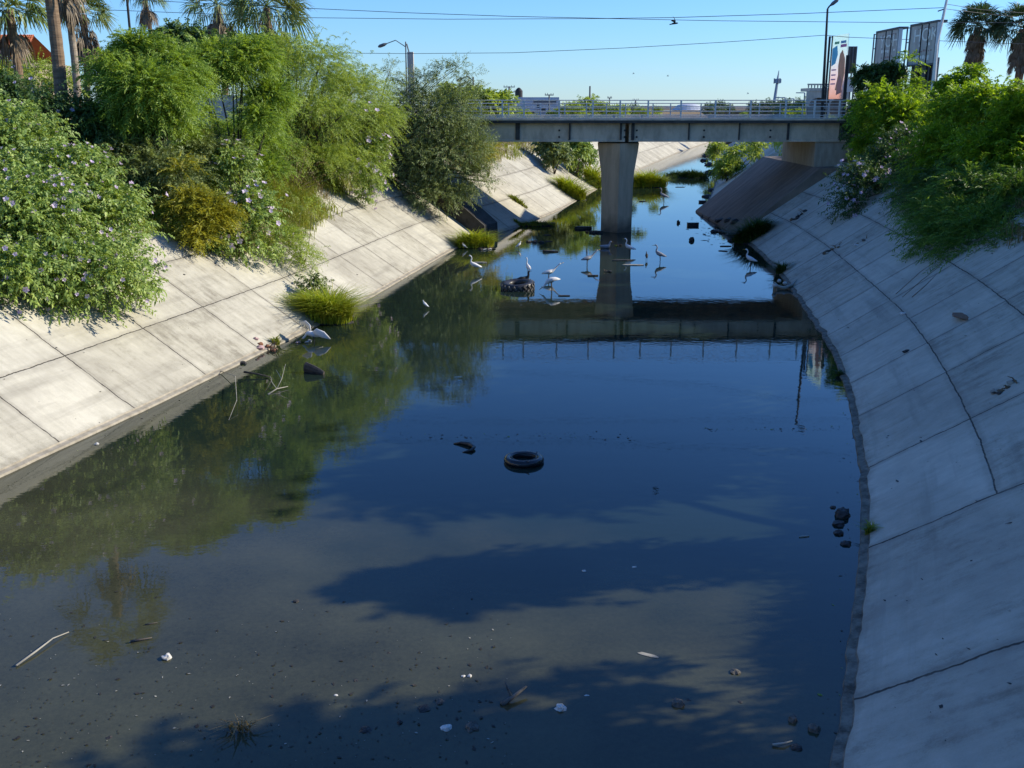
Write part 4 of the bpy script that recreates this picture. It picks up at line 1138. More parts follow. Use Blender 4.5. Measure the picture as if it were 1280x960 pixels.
# right bank
grow("flowering_shrub", "shaded shrub with pale flowers overhanging the right slope", "shrub",
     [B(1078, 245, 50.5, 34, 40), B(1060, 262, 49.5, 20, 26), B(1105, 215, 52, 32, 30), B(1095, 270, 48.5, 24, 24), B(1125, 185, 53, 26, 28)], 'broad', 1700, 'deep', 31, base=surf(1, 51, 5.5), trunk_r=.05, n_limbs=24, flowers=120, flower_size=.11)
grow("lush_tree", "sunlit yellow green tree in front of the grey billboards", "tree",
     [B(1102, 142, 57, 38, 36), B(1132, 152, 56, 42, 38), B(1085, 185, 56.5, 26, 26), B(1120, 205, 54.5, 30, 26), B(1135, 130, 57.5, 12, 16)], 'lush', 2500, 'lush', 32, trunk_r=.12, n_limbs=24, base=surf(1, 56.5, 9))
grow("dark_tree", "dark leafed tree rising between colour billboard and grey billboards", "tree",
     [B(1088, 102, 63, 24, 24), B(1112, 92, 63.5, 22, 16), B(1078, 140, 62, 20, 26), B(1068, 165, 60.8, 12, 22)], 'broad', 1150, 'deep', 33, trunk_r=.12, n_limbs=18, l=.2, w=.09, base=surf(1, 62, 10))
grow("bamboo_shoot", "tall thin bright green shoot in front of the large grey billboard", "shrub",
     [B(1137, 85, 59, 6, 30), B(1139, 115, 58.7, 9, 20)], 'lush', 120, 'lush', 34, trunk_r=.03, n_limbs=5, clump=6, base=surf(1, 58.7, 10))
grow("lush_tree", "broad sunlit green tree filling the right edge under the palms", "tree",
     [B(1200, 146, 45, 42, 34), B(1240, 138, 43, 46, 34), B(1285, 145, 40, 46, 44), B(1190, 198, 43, 52, 44), B(1250, 205, 40, 60, 50), B(1295, 220, 38, 36, 52), B(1215, 118, 44.5, 14, 10)], 'lush', 5200, 'lush', 35, trunk_r=.16, n_limbs=34, base=surf(1, 42, 9.5), clump=26, spread=.40)
grow("lush_tree", "thin crowned green tree with airy sprigs right of the pale leaning pole", "tree",
     [B(1195, 108, 48, 24, 14), B(1217, 92, 48, 18, 10), B(1180, 125, 49, 22, 20)], 'lush', 420, 'lush', 36, trunk_r=.09, n_limbs=14, base=surf(1, 48, 10), clump=10)
grow("dark_shrub", "deep shaded shrub under the sunlit trees of the right bank", "shrub",
     [B(1155, 225, 45, 40, 36), B(1195, 245, 41, 46, 36), B(1250, 260, 37, 46, 40), B(1140, 255, 44.5, 24, 20)], 'feather', 1900, 'deep', 37, trunk_r=.05, n_limbs=24, base=surf(1, 42, 7.5))
grow("drooping_shrub", "drooping feathery shrub reaching down the shaded right slope", "shrub",
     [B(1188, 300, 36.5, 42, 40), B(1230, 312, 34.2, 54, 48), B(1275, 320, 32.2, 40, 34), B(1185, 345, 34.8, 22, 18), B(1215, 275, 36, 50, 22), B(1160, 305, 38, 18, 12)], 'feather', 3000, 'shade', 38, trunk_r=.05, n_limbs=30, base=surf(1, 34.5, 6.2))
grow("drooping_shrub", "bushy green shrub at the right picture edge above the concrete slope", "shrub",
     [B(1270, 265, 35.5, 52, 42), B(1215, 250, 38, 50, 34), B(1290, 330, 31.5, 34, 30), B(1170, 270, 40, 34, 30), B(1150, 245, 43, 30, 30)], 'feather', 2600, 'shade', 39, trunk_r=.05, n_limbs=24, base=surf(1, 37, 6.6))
for lab, px, py, Y, sd in (("bare dry bush between the thick palm and the golden shrub", 165, 205, 38.5, 1), ("bare dry bush behind the golden shrub", 235, 190, 40.5, 2), ("bare twiggy bush at the top of the slope under the mesquite", 375, 228, 48, 3), ("dry brown twigs hanging at the slope edge below the lilac shrub", 305, 318, 37, 4)):
    rng = np.random.default_rng(sd)
    c = aty(px, py, Y)
    bs = Vector((c.x - .2, Y, zat(c.x - .2, Y)))
    root = thing("dry_bush", lab, "bush", bs, "bare dry bushes on the left bank")
    mb = MB()
    tg = [bs + Vector((rng.normal(0, .8), rng.normal(0, .6), abs(rng.normal(1.1, .6)))) for _ in range(46)]
    limbs(mb, rng, bs, tg, .016, .4, 4); mb.build("stems", M['twig'], root)
    O = np.array([list(t) for t in tg]); np_mesh("leaves", sprays(rng, np.repeat(O, 3, 0), rng.standard_normal((len(O) * 3, 3)), .4, 6, .09, .03), M['drygrass'], root)
# trees of the right bank that stand just outside the frame and shade the water
def offtree(label, blobs, n, seed):
    grow("bank_tree", label, "tree", blobs, 'lush', n, 'lush', seed, trunk_r=.14, n_limbs=18, l=.26, w=.11, clump=24)
offtree("leafy bank tree past the right edge beside the drooping shrub", [(21.5, 34.5, 9.6, 2.4, 2.4, 1.9), (20.0, 31.0, 9.2, 2.4, 2.2, 1.9), (20.6, 33, 7.2, 2.2, 2.8, 1.2)], 2400, 41)
offtree("leafy bank tree past the right edge, second from the near end", [(17.2, 27.0, 8.8, 2.5, 2.5, 1.9), (16.0, 23.0, 8.5, 2.3, 2.1, 1.8), (16.4, 25, 6.6, 2.0, 3.6, 1.2)], 2600, 42)
offtree("slim bank tree standing alone past the right edge", [(14.2, 17.8, 7.9, 1.0, .85, 1.5), (13.4, 17.6, 6.2, .8, .9, .8), (16.5, 18.6, 7.6, .8, .8, 1.0), (13.2, 21.0, 5.6, .7, 1.2, .5),], 430, 43)
offtree("spreading bank tree past the right edge near the viewer", [(14.4, 12.6, 8.3, 2.4, 2.0, 1.8), (13.8, 9.6, 7.6, 2.3, 2.2, 1.7), (12.6, 11, 6.2, 1.7, 3.0, 1.0), (11.8, 14.2, 5.4, .6, .8, .5)], 2400, 44)
offtree("bank tree past the right edge beside the viewer", [(13.8, 6.0, 7.5, 2.4, 2.6, 1.6), (13.0, 1.0, 7.9, 2.4, 2.6, 2.0), (11.2, 4, 6.2, 1.8, 4, 1)], 1500, 45)
# right bank beyond the bridge
grow("bank_shrub", "shrub drooping to the water on the right bank beyond the bridge", "shrub", [B(905, 216, 95, 10, 10), B(913, 206, 96, 10, 7)], 'broad', 260, 'mesquite', 46, trunk_r=.05, n_limbs=6, l=.34, w=.12, L=.8)
grow("bank_shrub", "long shrub on top of the right bank just under the bridge", "shrub", [B(930, 193, 92, 20, 8), B(955, 187, 88, 22, 8), B(895, 190, 120, 12, 8)], 'broad', 330, 'mesquite', 47, trunk_r=.05, n_limbs=8, l=.34, w=.12, L=.8)

# palms
def fan(rng, p, d, lp, rf, nb=16, span=2.5, droop=.35, fold=.25, wb=.075):
    d = Vector(d).normalized()
    up = Vector((0, 0, 1))
    s = d.cross(up)
    if s.length < .1: s = Vector((1, 0, 0))
    s.normalize(); u = s.cross(d)
    a = rng.normal(0, .5); s, u = s * math.cos(a) + u * math.sin(a), u * math.cos(a) - s * math.sin(a)
    h = Vector(p) + d * lp - up * .12 * lp
    qs = [[Vector(p) + s * .02, h + s * .02, h - s * .02, Vector(p) - s * .02]]
    for k in range(nb):
        an = span * (k / (nb - 1) - .5)
        b = d * math.cos(an) + s * math.sin(an) + u * (fold * abs(math.sin(an)) - .05) + Vector(rng.normal(0, .04, 3))
        L = rf * (1 - .22 * abs(an) / (span / 2)) * rng.uniform(.88, 1.1)
        w = s * math.cos(an) - d * math.sin(an)
        m1 = h + b * L * .58; t = h + b * L - up * L * droop * rng.uniform(.6, 1.3)
        qs.append([h - w * .008, h + w * .008, m1 + w * wb * .5, m1 - w * wb * .5])
        qs.append([m1 - w * wb * .5, m1 + w * wb * .5, t + w * .006, t - w * .006])
    return qs
def palm(label, px, py, Y, r, trunk_r, n_live, n_dead, skirt, seed, base_px=None, bark='palm_bark', frond='frond', skirt_r=.5, group=None, collar=0):
    rng = np.random.default_rng(seed)
    c = aty(px, py, Y)
    bxp = aty(base_px, 130, Y).x if base_px is not None else c.x
    base = Vector((bxp, Y, zat(bxp, Y) - .1))
    root = thing("fan_palm", label, "palm tree", base, group)
    n = 26
    pts, rad = [], []
    for i in range(n):
        t = i / (n - 1)
        p = base.lerp(c, t); p.x += math.sin(t * math.pi) * .12
        pts.append(p); rad.append(trunk_r * (1.18 - .25 * t) * (1 + .05 * (i % 2)) * (1.12 if t < collar else 1))
    mb = MB(); mb.tube(pts, rad, 14); mb.build("trunk", M[bark], root, smooth=False)
    qs = []
    for i in range(n_live):
        az = i * 2.399 + rng.uniform(-.2, .2)
        el = math.asin(max(-1, min(1, -.32 + 1.3 * (i / n_live)))) + rng.uniform(-.1, .1)
        d = (math.cos(az) * math.cos(el), math.sin(az) * math.cos(el), math.sin(el))
        qs += fan(rng, c + Vector((0, 0, .1)), d, r * .52, r * .55, 16, 2.7, .30 if el > 0 else .55)
    np_mesh("crown", np.array([[list(v) for v in q] for q in qs]), M[frond], root)
    qs = []
    for i in range(n_dead):
        az = rng.uniform(0, 6.28); dz = rng.uniform(0, skirt)
        ax = c.lerp(base, dz / max(.5, (c - base).length))
        el = rng.uniform(-1.45, -.95)
        d = (math.cos(az) * math.cos(el), math.sin(az) * math.cos(el), math.sin(el))
        o = ax + Vector((math.cos(az), math.sin(az), 0)) * trunk_r
        qs += fan(rng, o, d, r * skirt_r * .55, r * skirt_r * .6, 9, 1.1, .5, .1, .06)
    if qs: np_mesh("dead_frond_skirt", np.array([[list(v) for v in q] for q in qs]), M['dead'], root)
    return root
LP, RP = "fan palms on the left bank", "fan palms on the right bank"
palm("nearest palm, thick ringed trunk running out of the top of the picture", 52, -75, 39, 2.4, .205, 22, 12, .2, 51, base_px=75, group=LP, skirt_r=.6)
palm("short brown trunked palm beside the terracotta roof", 11, 12, 45, 1.9, .17, 44, 18, .6, 52, base_px=23, group=LP, skirt_r=.7)
palm("palm with slim pale trunk right of the thickest trunk", 78, -34, 48, 2.0, .145, 34, 22, .8, 53, base_px=96, bark='palm_bark_pale', group=LP, skirt_r=.7)
palm("palm with small ragged crown and thin dark trunk left of the feathery trees", 105, 18, 62, 1.75, .16, 34, 60, 1.5, 54, base_px=104, group=LP, skirt_r=.7)
palm("distant small palm on a bent thin trunk near the top edge", 181, -4, 84, 2.0, .15, 26, 30, .8, 55, base_px=200, group=LP, skirt_r=.7)
palm("brownish palm crown behind the dark rounded tree", 272, 8, 74, 2.5, .2, 34, 110, 1.0, 56, group=LP, skirt_r=.7)
palm("large green palm crown above the mesquite", 333, 10, 62, 2.7, .2, 66, 26, .6, 57, group=LP, skirt_r=.7)
palm("right bank palm with full skirt, beside the leaning pole", 1222, 34, 72, 1.95, .22, 66, 170, 1.7, 58, frond='frond_dark', group=RP, skirt_r=.36)
palm("right bank palm cut by the picture's right edge", 1279, 36, 70, 2.15, .24, 66, 180, 1.9, 59, frond='frond_dark', group=RP, skirt_r=.38)

# far trees beyond the bridge: one prototype pair, copied
def far_proto(name, label, seed, mat, px, py, Y, s):
    rng = np.random.default_rng(seed)
    base = aty(px, py, Y); base.z = 6.2
    root = thing(name, label, "tree", base, "trees beyond the bridge")
    b0 = np.array(base)
    blobs = [tuple(b0 + np.array(o)) + tuple(r) for o, r in (((0, 0, 1.9), (1.7, 1.6, 1.1)), ((1.1, .3, 1.5), (1.2, 1.2, .9)), ((-1.2, -.2, 1.4), (1.2, 1.1, .8)), ((.2, 0, 2.7), (1.0, 1.0, .7)))]
    Q, C = crown_quads(rng, blobs, 'far', 260, clump=12, spread=.4)
    np_mesh("crown", Q, M[mat], root)
    mb = MB(); limbs(mb, rng, base - Vector((0, 0, .2)), C[:8], .16); mb.build("trunk", M['bark'], root)
    root.scale = (s, s, s)
    return root
fp = [far_proto("far_tree", "small leafy tree with airy top behind the railing next to the bare slim pole", 61, 'mesquite', 733, 140, 118, .62),
      far_proto("far_tree", "dark round tree behind the railing between bare pole and pier", 62, 'deep', 791, 140, 150, .40)]
for i, (px, Y, s, k, lab) in enumerate((
        (706, 112, 0.38, 0, "low green tree just right of the long pale block"), (718, 108, 0.45, 0, "low green tree between pale block and airy tree"),
        (752, 112, 0.46, 0, "low green tree right of the bare slim pole"), (768, 110, 0.38, 0, "low green tree over the left part of the pier"),
        (778, 125, 0.38, 0, "low green tree straight above the pier"), (802, 118, 0.32, 0, "low green tree right of the pier line"),
        (822, 150, 0.34, 0, "low tree left of the round tank"), (640, 105, 0.34, 0, "low bush tree in front of the orange roof"), (656, 108, 0.26, 0, "low bush tree in front of the pale block's left half"),
        (690, 108, 0.22, 0, "tiny bush tree in front of the pale block's right end"),
        (884, 200, 0.46, 1, "dark far tree right of the round tank"), (898, 210, 0.59, 1, "dark far tree between round tank and telecom mast"),
        (912, 220, 0.43, 1, "smaller dark far tree left of the telecom mast"), (942, 190, 0.53, 1, "dark far tree left foot of the telecom mast"), (957, 180, 0.59, 1, "dark far tree at the foot of the telecom mast"),
        (975, 170, 0.59, 1, "dark far tree right foot of the telecom mast"), (988, 150, 0.53, 1, "dark far tree under the lower lamp mast"), (1000, 140, 0.56, 1, "dark far tree left of the arcaded house"),
        (930, 120, 0.17, 0, "green bush behind the right part of the railing"), (985, 100, 0.26, 0, "green bush left of the cream wall"), (1003, 96, 0.28, 0, "green bush beside the cream wall"))):
    b = aty(px, 140, Y); b.z = 6.2
    dup(fp[k], b, i * 1.7, s, lab)

# reeds and grass clumps in the water
def reed_clump(label, px, py, wpx, h, seed, mat='reed', n=None, aspect=.6, mound=True, lean=.75):
    rng = np.random.default_rng(seed)
    c = at(px, py, 0.0)
    r = wpx * mpp(c.y, 0)
    n = n or int(260 + 900 * r)
    root = thing("reed_clump", label, "reeds", c)
    th = rng.uniform(0, 6.28, n); rr = np.sqrt(rng.uniform(0, 1, n)) * r
    ctrs = rng.uniform(-1, 1, (14, 2)) * np.array([r, r * aspect]) * .8
    P = np.stack([np.cos(th) * rr, np.sin(th) * rr * aspect, np.zeros(n)], 1) + np.array(c)
    near = ctrs[rng.integers(0, 14, n)]
    P[: n // 2, :2] = np.array(c)[:2] + near[: n // 2] + rng.normal(0, .14 * r, (n // 2, 2))
    P[:, 2] = max(0, 0) + .02
    for i in range(n): P[i, 2] = max(.02, zat(P[i, 0], P[i, 1]))
    d = (P - np.array(c)); d[:, 2] = 0
    np_mesh("blades", blades(rng, P, h, .022 + .0005 * c.y, lean, .8, d * 1.2 / r, 1 - .5 * np.clip((np.hypot(d[:, 0], d[:, 1] / aspect) / r) ** 2, 0, 1)), M[mat], root)
    if mound:
        mb = MB(); k = 18
        rings = []
        for f, z in ((1.08, -.12), (1.0, .03), (.7, .10), (.2, .13)):
            rings.append([(c.x + math.cos(a) * r * f * (1 + .12 * math.sin(3 * a + seed)), c.y + math.sin(a) * r * aspect * f * (1 + .1 * math.sin(5 * a)), z) for a in [2 * math.pi * j / k for j in range(k)]])
        mb.loft(rings); mb.build("mud_mound", M['mud'], root, smooth=True)
    return root
reed_clump("bushy yellow green grass clump at the foot of the left slope", 412, 403, 27, 1.25, 71, n=2900, aspect=.6)
sh = at(392, 398, 0)
grow("leafy_shrub", "small pale leaved plant on the back left of the yellow green grass clump", "plant", [(sh.x, sh.y + .35, 1.15, .36, .3, .30)], 'broad', 60, 'willow', 72, base=Vector((sh.x, sh.y + .3, .1)), trunk_r=.015, n_limbs=9, l=.14, w=.07, L=.25, clump=6)
reed_clump("green reed clump at the left waterline by the bridge shadow", 593, 309, 22, 1.0, 73, n=1300, aspect=.5)
reed_clump("bright green reed island right of the pier", 810, 234, 22, 1.7, 74, n=1700, aspect=.35)
reed_clump("dark reed islet far up the canal beside the bright one", 858, 222, 28, .9, 75, 'dark_reed', n=1300, aspect=.3)
reed_clump("bright reed clump on the left waterline behind the bridge", 715, 250, 17, 1.6, 76, n=1100, aspect=.5)
reed_clump("reed clump on the left waterline hugging the pier", 741, 236, 10, 2.2, 77, n=700, aspect=.5)
reed_clump("dark shaded reed clump at the foot of the right slope under the bridge", 938, 304, 20, 1.15, 78, 'dark_reed', n=1500, aspect=.5)
reed_clump("small dark weed tuft on the right waterline by the curved scrap", 976, 343, 6, .6, 79, 'dark_reed', n=240, aspect=.8)
reed_clump("low flat weed mat along the left waterline under the bridge", 668, 282, 26, .32, 80, 'grass', n=900, aspect=.35)
reed_clump("sparse weed tuft on the left waterline past the bridge shadow", 648, 272, 12, .4, 81, 'grass', n=260, aspect=.5)
reed_clump("tiny sprouting weed in the near shallow water", 302, 914, 16, .2, 82, 'drygrass', n=34, aspect=.6, mound=False, lean=1.0)
# ground cover
def cover(name, mat, spots, n, h, w, seed, kind_noise=.0):
    rng = np.random.default_rng(seed)
    P = []
    while len(P) < n:
        side, y0, y1, s0, s1 = spots[rng.integers(len(spots))]
        y = rng.uniform(y0, y1); s = rng.uniform(s0, s1)
        if mnoise.noise(Vector((s * .9 + seed, y * .45, side * 5))) < kind_noise: continue
        e = mnoise.noise(Vector((y * 1.3, seed, 2))) * .7
        p = surf(side, y, s + e)
        for _ in range(4):
            P.append((p.x + rng.normal(0, .08), p.y + rng.normal(0, .08), p.z - .03))
    P = np.array(P[:n])
    o = np_mesh(name, blades(rng, P, h, w, .6, .7), M[mat])
    tag(o, kind='stuff')
cover("grass", 'grass', [(-1, 36, 60, 4.7, 10), (-1, 38, 48, 4.0, 9), (-1, 60, 115, 5.0, 10), (-1, 31, 40, 4.9, 11)], 42000, .55, .035, 91, -.15)
cover("dry_grass", 'drygrass', [(-1, 34, 60, 4.8, 10), (-1, 36, 46, 4.6, 9), (-1, 60, 110, 5.0, 9), (1, 28, 60, 5.0, 9)], 16000, .55, .03, 92, .02)
cover("grass", 'mesquite', [(1, 8, 60, 5.4, 10.5), (1, 70, 140, 5.5, 10)], 17000, .5, .04, 93, -.1)
cover("grass", 'grass', [(-1, 40, 47, 3.6, 8), (-1, 38, 44, 3.2, 6.5), (-1, 42, 52, 4.6, 9)], 16000, .6, .022, 94, -.3)
# ------------------------------------------------------------------ birds
def egret(label, px, py, rotz, pose='upright', mat='feather_white', scale=1.0, sink=.2, cat="egret", group="wading birds on the canal"):
    loc = at(px, py, 0); loc.z = -sink * scale
    root = thing("wading_bird", label, cat, loc, group)
    paths = {
        'upright': ([(-.34, .50), (-.22, .52), (-.06, .56), (.08, .62), (.155, .70), (.165, .78), (.125, .86), (.13, .94), (.17, 1.0), (.215, 1.02), (.255, 1.005)],
                    [.015, .055, .105, .10, .058, .036, .030, .028, .032, .036, .018], (.25, 1.005), (.40, .985)),
        'stretch': ([(-.36, .52), (-.22, .54), (-.04, .56), (.10, .60), (.19, .66), (.27, .74), (.35, .82), (.42, .885), (.47, .92), (.51, .93)],
                    [.015, .06, .11, .095, .05, .034, .028, .027, .034, .018], (.50, .93), (.65, .96)),
        'hunched': ([(-.30, .40), (-.20, .46), (-.06, .56), (.06, .66), (.10, .74), (.09, .80), (.13, .85), (.18, .84)],
                    [.015, .06, .11, .10, .055, .04, .04, .02], (.17, .845), (.32, .80)),
        'bowed':   ([(-.30, .66), (-.2, .66), (-.04, .62), (.10, .56), (.17, .50), (.22, .42), (.28, .36), (.33, .34)],
                    [.015, .055, .105, .09, .045, .032, .036, .018], (.32, .34), (.44, .26)),
    }
    P, rr, b0, b1 = paths[pose]
    mb = MB(); mb.tube([(x, 0, z) for x, z in P], rr, 10, squash=[.8] * len(P))
    body = mb
    def place(m, name, mt, sm=True):
        M4 = Matrix.Rotation(rotz, 4, 'Z') @ Matrix.Scale(scale, 4)
        m.v = [loc + (M4 @ v) for v in m.v]
        return m.build(name, M[mt], root, smooth=sm)
    place(body, "body", mat)
    mb = MB(); mb.tube([(b0[0], 0, b0[1]), ((b0[0] + b1[0]) / 2, 0, (b0[1] + b1[1]) / 2 + .004), (b1[0], 0, b1[1])], [.016, .011, .003], 6); place(mb, "beak", 'beak')
    for s in (-1, 1):
        mb = MB(); mb.tube([(-.03, .045 * s, P[2][1] - .07), (-.05, .045 * s, .27), (-.01, .045 * s, -.02)], [.016, .011, .010], 6); place(mb, "leg", 'leg_dark')
        mb = MB(); mb.tube([(.09, .075 * s, P[3][1] + .01), (-.04, .092 * s, P[2][1] + .015), (-.22, .065 * s, P[1][1] - .02), (-.37, .02 * s, P[0][1] - .03)], [.02, .065, .045, .008], 8, squash=[.35] * 4); place(mb, "wing", mat)
    return root
PI = math.pi
egret("white egret with upright curved neck by the left reed clump", 593, 341, PI * 1.02, 'upright', scale=.98)
egret("thin white egret seen end on behind the big tyre", 660, 342, PI * .62, 'upright', scale=.86)
egret("white egret stretching its neck forward to the right", 687, 350, PI * .06, 'stretch', scale=1.0)
egret("white egret bending its head down nearest to the bridge shadow", 688, 364, PI * 1.08, 'bowed', scale=1.15)
egret("grey shaded heron stretching its neck left of the pier reflection", 735, 332, PI * .12, 'stretch', 'feather_grey', 1.0, cat="heron")
egret("white egret standing before the pier base", 786, 318, PI * .95, 'upright', scale=1.0)
egret("slender grey heron in open blue water right of the pier", 824, 327, PI * .9, 'upright', 'feather_grey', 1.0, cat="heron")
egret("white egret in the shade at the right waterline below the dark reeds", 937, 333, PI * .85, 'upright', 'feather_white', 1.0)
egret("small white wader alone on the open water off the left slope", 531, 386, PI * .9, 'hunched', scale=.50)
egret("small white wader at the edge of the left reed clump", 580, 312, PI * 1.1, 'hunched', scale=.55)
egret("pale wader standing on the water under the bridge by the weed mat", 649, 311, PI * .1, 'hunched', scale=.62)
egret("tiny dark heron far up the canal under the bridge", 829, 252, PI * .9, 'upright', 'feather_grey', 1.3, cat="heron")
egret("black upright cormorant on the open water right of the pier reflection", 808, 325, PI * .5, 'hunched', 'feather_black', .62, cat="cormorant")
# white bird flapping at the foot of the left slope
def flapper():
    loc = at(391, 427, 0)
    root = thing("flapping_bird", "white egret with spread wings flapping at the grass clump", "egret", loc, "wading birds on the canal")
    k = .95
    def q(x, y, z): return loc + Vector((x, y, z)) * k
    mb = MB(); mb.tube([q(.34, 0, .18), q(.18, .02, .22), q(0, 0, .27), q(-.14, 0, .30), q(-.22, 0, .26), (q(-.25, 0, .20)), q(-.31, -.02, .14), q(-.36, -.02, .12)], [.015, .06, .10, .08, .045, .032, .036, .014], 10); mb.build("body", M['feather_white'], root, smooth=True)
    mb = MB(); mb.tube([q(-.35, -.02, .125), q(-.47, -.03, .05)], [.014, .003], 6); mb.build("beak", M['beak'], root)
    for pts in ([(-.06, .04, .32), (-.12, .20, .46), (-.28, .34, .58), (-.48, .40, .60)], [(.0, -.04, .30), (.16, -.10, .36), (.40, -.16, .28), (.66, -.22, .14)]):
        mb = MB(); mb.tube([q(*p) for p in pts], [.05, .13, .12, .015], 10, squash=[.2] * 4); mb.build("wing", M['feather_white'], root, smooth=True)
    for s in (-1, 1):
        mb = MB(); mb.tube([q(.04, .04 * s, .2), q(.05, .04 * s, -.05)], .012, 6); mb.build("leg", M['leg_dark'], root)
flapper()
def flyer(label, px, py, Y, span, mat, rot=0.0, group="birds in the sky"):
    loc = aty(px, py, Y)
    root = thing("flying_bird", label, "bird", loc, group)
    k = span
    m3 = Matrix.Rotation(rot, 3, 'Y')
    def q(x, y, z): return loc + m3 @ (Vector((x, y, z)) * k)
    mb = MB(); mb.tube([q(-.34, 0, -.09), q(-.26, 0, -.075), q(-.1, 0, -.03), (q(.06, 0, 0)), q(.17, 0, .0), q(.225, 0, .01), q(.275, 0, .0)], [.045 * k, .03 * k, .06 * k, .07 * k, .05 * k, .045 * k, .008 * k], 8); mb.build("body", M[mat], root, smooth=True)
    for pts in ([(.0, -.03, .02), (.03, -.12, .16), (-.06, -.22, .34), (-.22, -.30, .50)], [(.0, .03, .02), (.02, .14, .10), (-.06, .3, .18), (-.2, .46, .2)]):
        mb = MB(); mb.tube([q(*p) for p in pts], [.06 * k, .12 * k, .08 * k, .01 * k], 8, squash=[.15] * 4); mb.build("wing", M[mat], root, smooth=True)
flyer("black bird gliding with raised wing across the upper cables", 843, 29, 48, .62, 'feather_black')
flyer("tiny far bird low in the sky left of the round tank", 792, 92, 260, .9, 'feather_grey')
flyer("tiny far bird above the round tank", 835, 95, 260, .9, 'feather_grey')
flyer("tiny far bird left of the telecom mast", 935, 117, 260, .9, 'feather_grey')

# ------------------------------------------------------------------ tyres
def lathe_ring(prof, R0, seg=48):
    mb = MB(); rings = []
    for j in range(seg):
        a = 2 * math.pi * j / seg
        rings.append([((R0 + r) * math.cos(a), (R0 + r) * math.sin(a), z) for r, z in prof])
    n = len(prof); k = 0
    for r in rings: mb.v += [Vector(p) for p in r]
    for j in range(seg):
        for i in range(n):
            mb.f.append((j * n + i, j * n + (i + 1) % n, ((j + 1) % seg) * n + (i + 1) % n, ((j + 1) % seg) * n + i)); mb.mi.append(0)
    return mb
def moved(mb, m4):
    mb.v = [m4 @ v for v in mb.v]
    return mb
def tractor_tyre():
    loc = at(647, 361, 0)
    root = thing("tractor_tyre", "big lugged tractor tyre half sunk with a black bird on it", "tyre", loc)
    m4 = Matrix.Translation(loc + Vector((0, 0, .10))) @ Matrix.Rotation(R(5), 4, 'X') @ Matrix.Rotation(R(-3), 4, 'Y')
    prof = [(-.20, -.10), (-.17, -.17), (0, -.21), (.12, -.19), (.15, -.10), (.15, .10), (.12, .19), (0, .21), (-.17, .17), (-.20, .10)]
    mb = lathe_ring(prof, .53, 44); moved(mb, m4).build("carcass", M['rubber'], root, smooth=True)
    for s in (-1, 1):
        mb = MB()
        for j in range(20):
            a = 2 * math.pi * (j + (.5 if s > 0 else 0)) / 20
            mm = Matrix.Rotation(a, 3, 'Z') @ Matrix.Rotation(s * .7, 3, 'X')
            c = Matrix.Rotation(a, 3, 'Z') @ Vector((.69, 0, s * .09))
            mb.box(c, (.07, .06, .19), mat=mm)
        o = moved(mb, m4).build("tread", M['rubber_pale'], root); o['kind'] = 'stuff'
tractor_tyre()
def cormorant():
    loc = at(650, 358, 0) + Vector((.15, .0, .26))
    root = thing("resting_cormorant", "black cormorant lying across the big tyre with raised head", "cormorant", loc)
    def q(x, y, z): return loc + Vector((x, y, z))
    mb = MB(); mb.tube([q(-.50, .0, .0), q(-.32, 0, .03), q(-.1, 0, .06), q(.1, 0, .09), q(.2, 0, .17), q(.22, 0, .26), q(.21, 0, .34), q(.24, 0, .40), q(.28, 0, .41)], [.015, .05, .09, .09, .06, .045, .042, .045, .02], 10, squash=[1.3] * 4 + [1] * 5); mb.build("body", M['feather_black'], root, smooth=True)
    mb = MB(); mb.tube([q(.27, 0, .41), q(.36, 0, .40)], [.014, .005], 6); mb.build("beak", M['leg_dark'], root)
    for s in (-1, 1):
        mb = MB(); mb.tube([q(.1, .08 * s, .12), q(-.1, .11 * s, .09), q(-.45, .05 * s, .0)], [.03, .06, .01], 8, squash=[.4] * 3); mb.build("wing", M['feather_black'], root, smooth=True)
cormorant()
def inner_tube():
    loc = at(655, 577, 0)
    root = thing("car_tyre", "small black tyre floating flat in the middle of the water", "tyre", loc)
    m4 = Matrix.Translation(loc + Vector((0, 0, .045))) @ Matrix.Rotation(R(-1.5), 4, 'X')
    prof = [(math.cos(a) * .088, math.sin(a) * .085) for a in [2 * math.pi * j / 16 for j in range(16)]]
    mb = lathe_ring(prof, .352, 56); moved(mb, m4).build("carcass", M['inner_rubber'], root, smooth=True)
    mb = lathe_ring([(math.cos(a) * .018 - .062, math.sin(a) * .018 + .06) for a in [2 * math.pi * j / 8 for j in range(8)]], .335, 56); moved(mb, m4).build("bead", M['rubber'], root, smooth=True)
    mb = MB()
    for a, d in ((.75, .3), (4.9, .25)):
        c = Vector((math.cos(a) * .38, math.sin(a) * .38, .088)); mb.box(c, (.10, .022, .014), rot=a + .6)
    o = moved(mb, m4).build("scuff", M['rubber_pale'], root); o['kind'] = 'stuff'
inner_tube()
def tyre_arc():
    pts = [at(567, 554.5, .01), at(577, 553.5, .035), at(587, 555, .05), at(592.5, 559, .05), at(589, 563, .035), at(578, 565.5, .0)]
    mb = MB(); mb.tube(pts, [.01, .035, .045, .04, .035, .012], 10)
    o = mb.build("tyre_scrap", M['rubber'], None, smooth=True, origin=pts[2])
    tag(o, "curved half sunk tyre scrap left of the floating tyre", "tyre scrap")
tyre_arc()

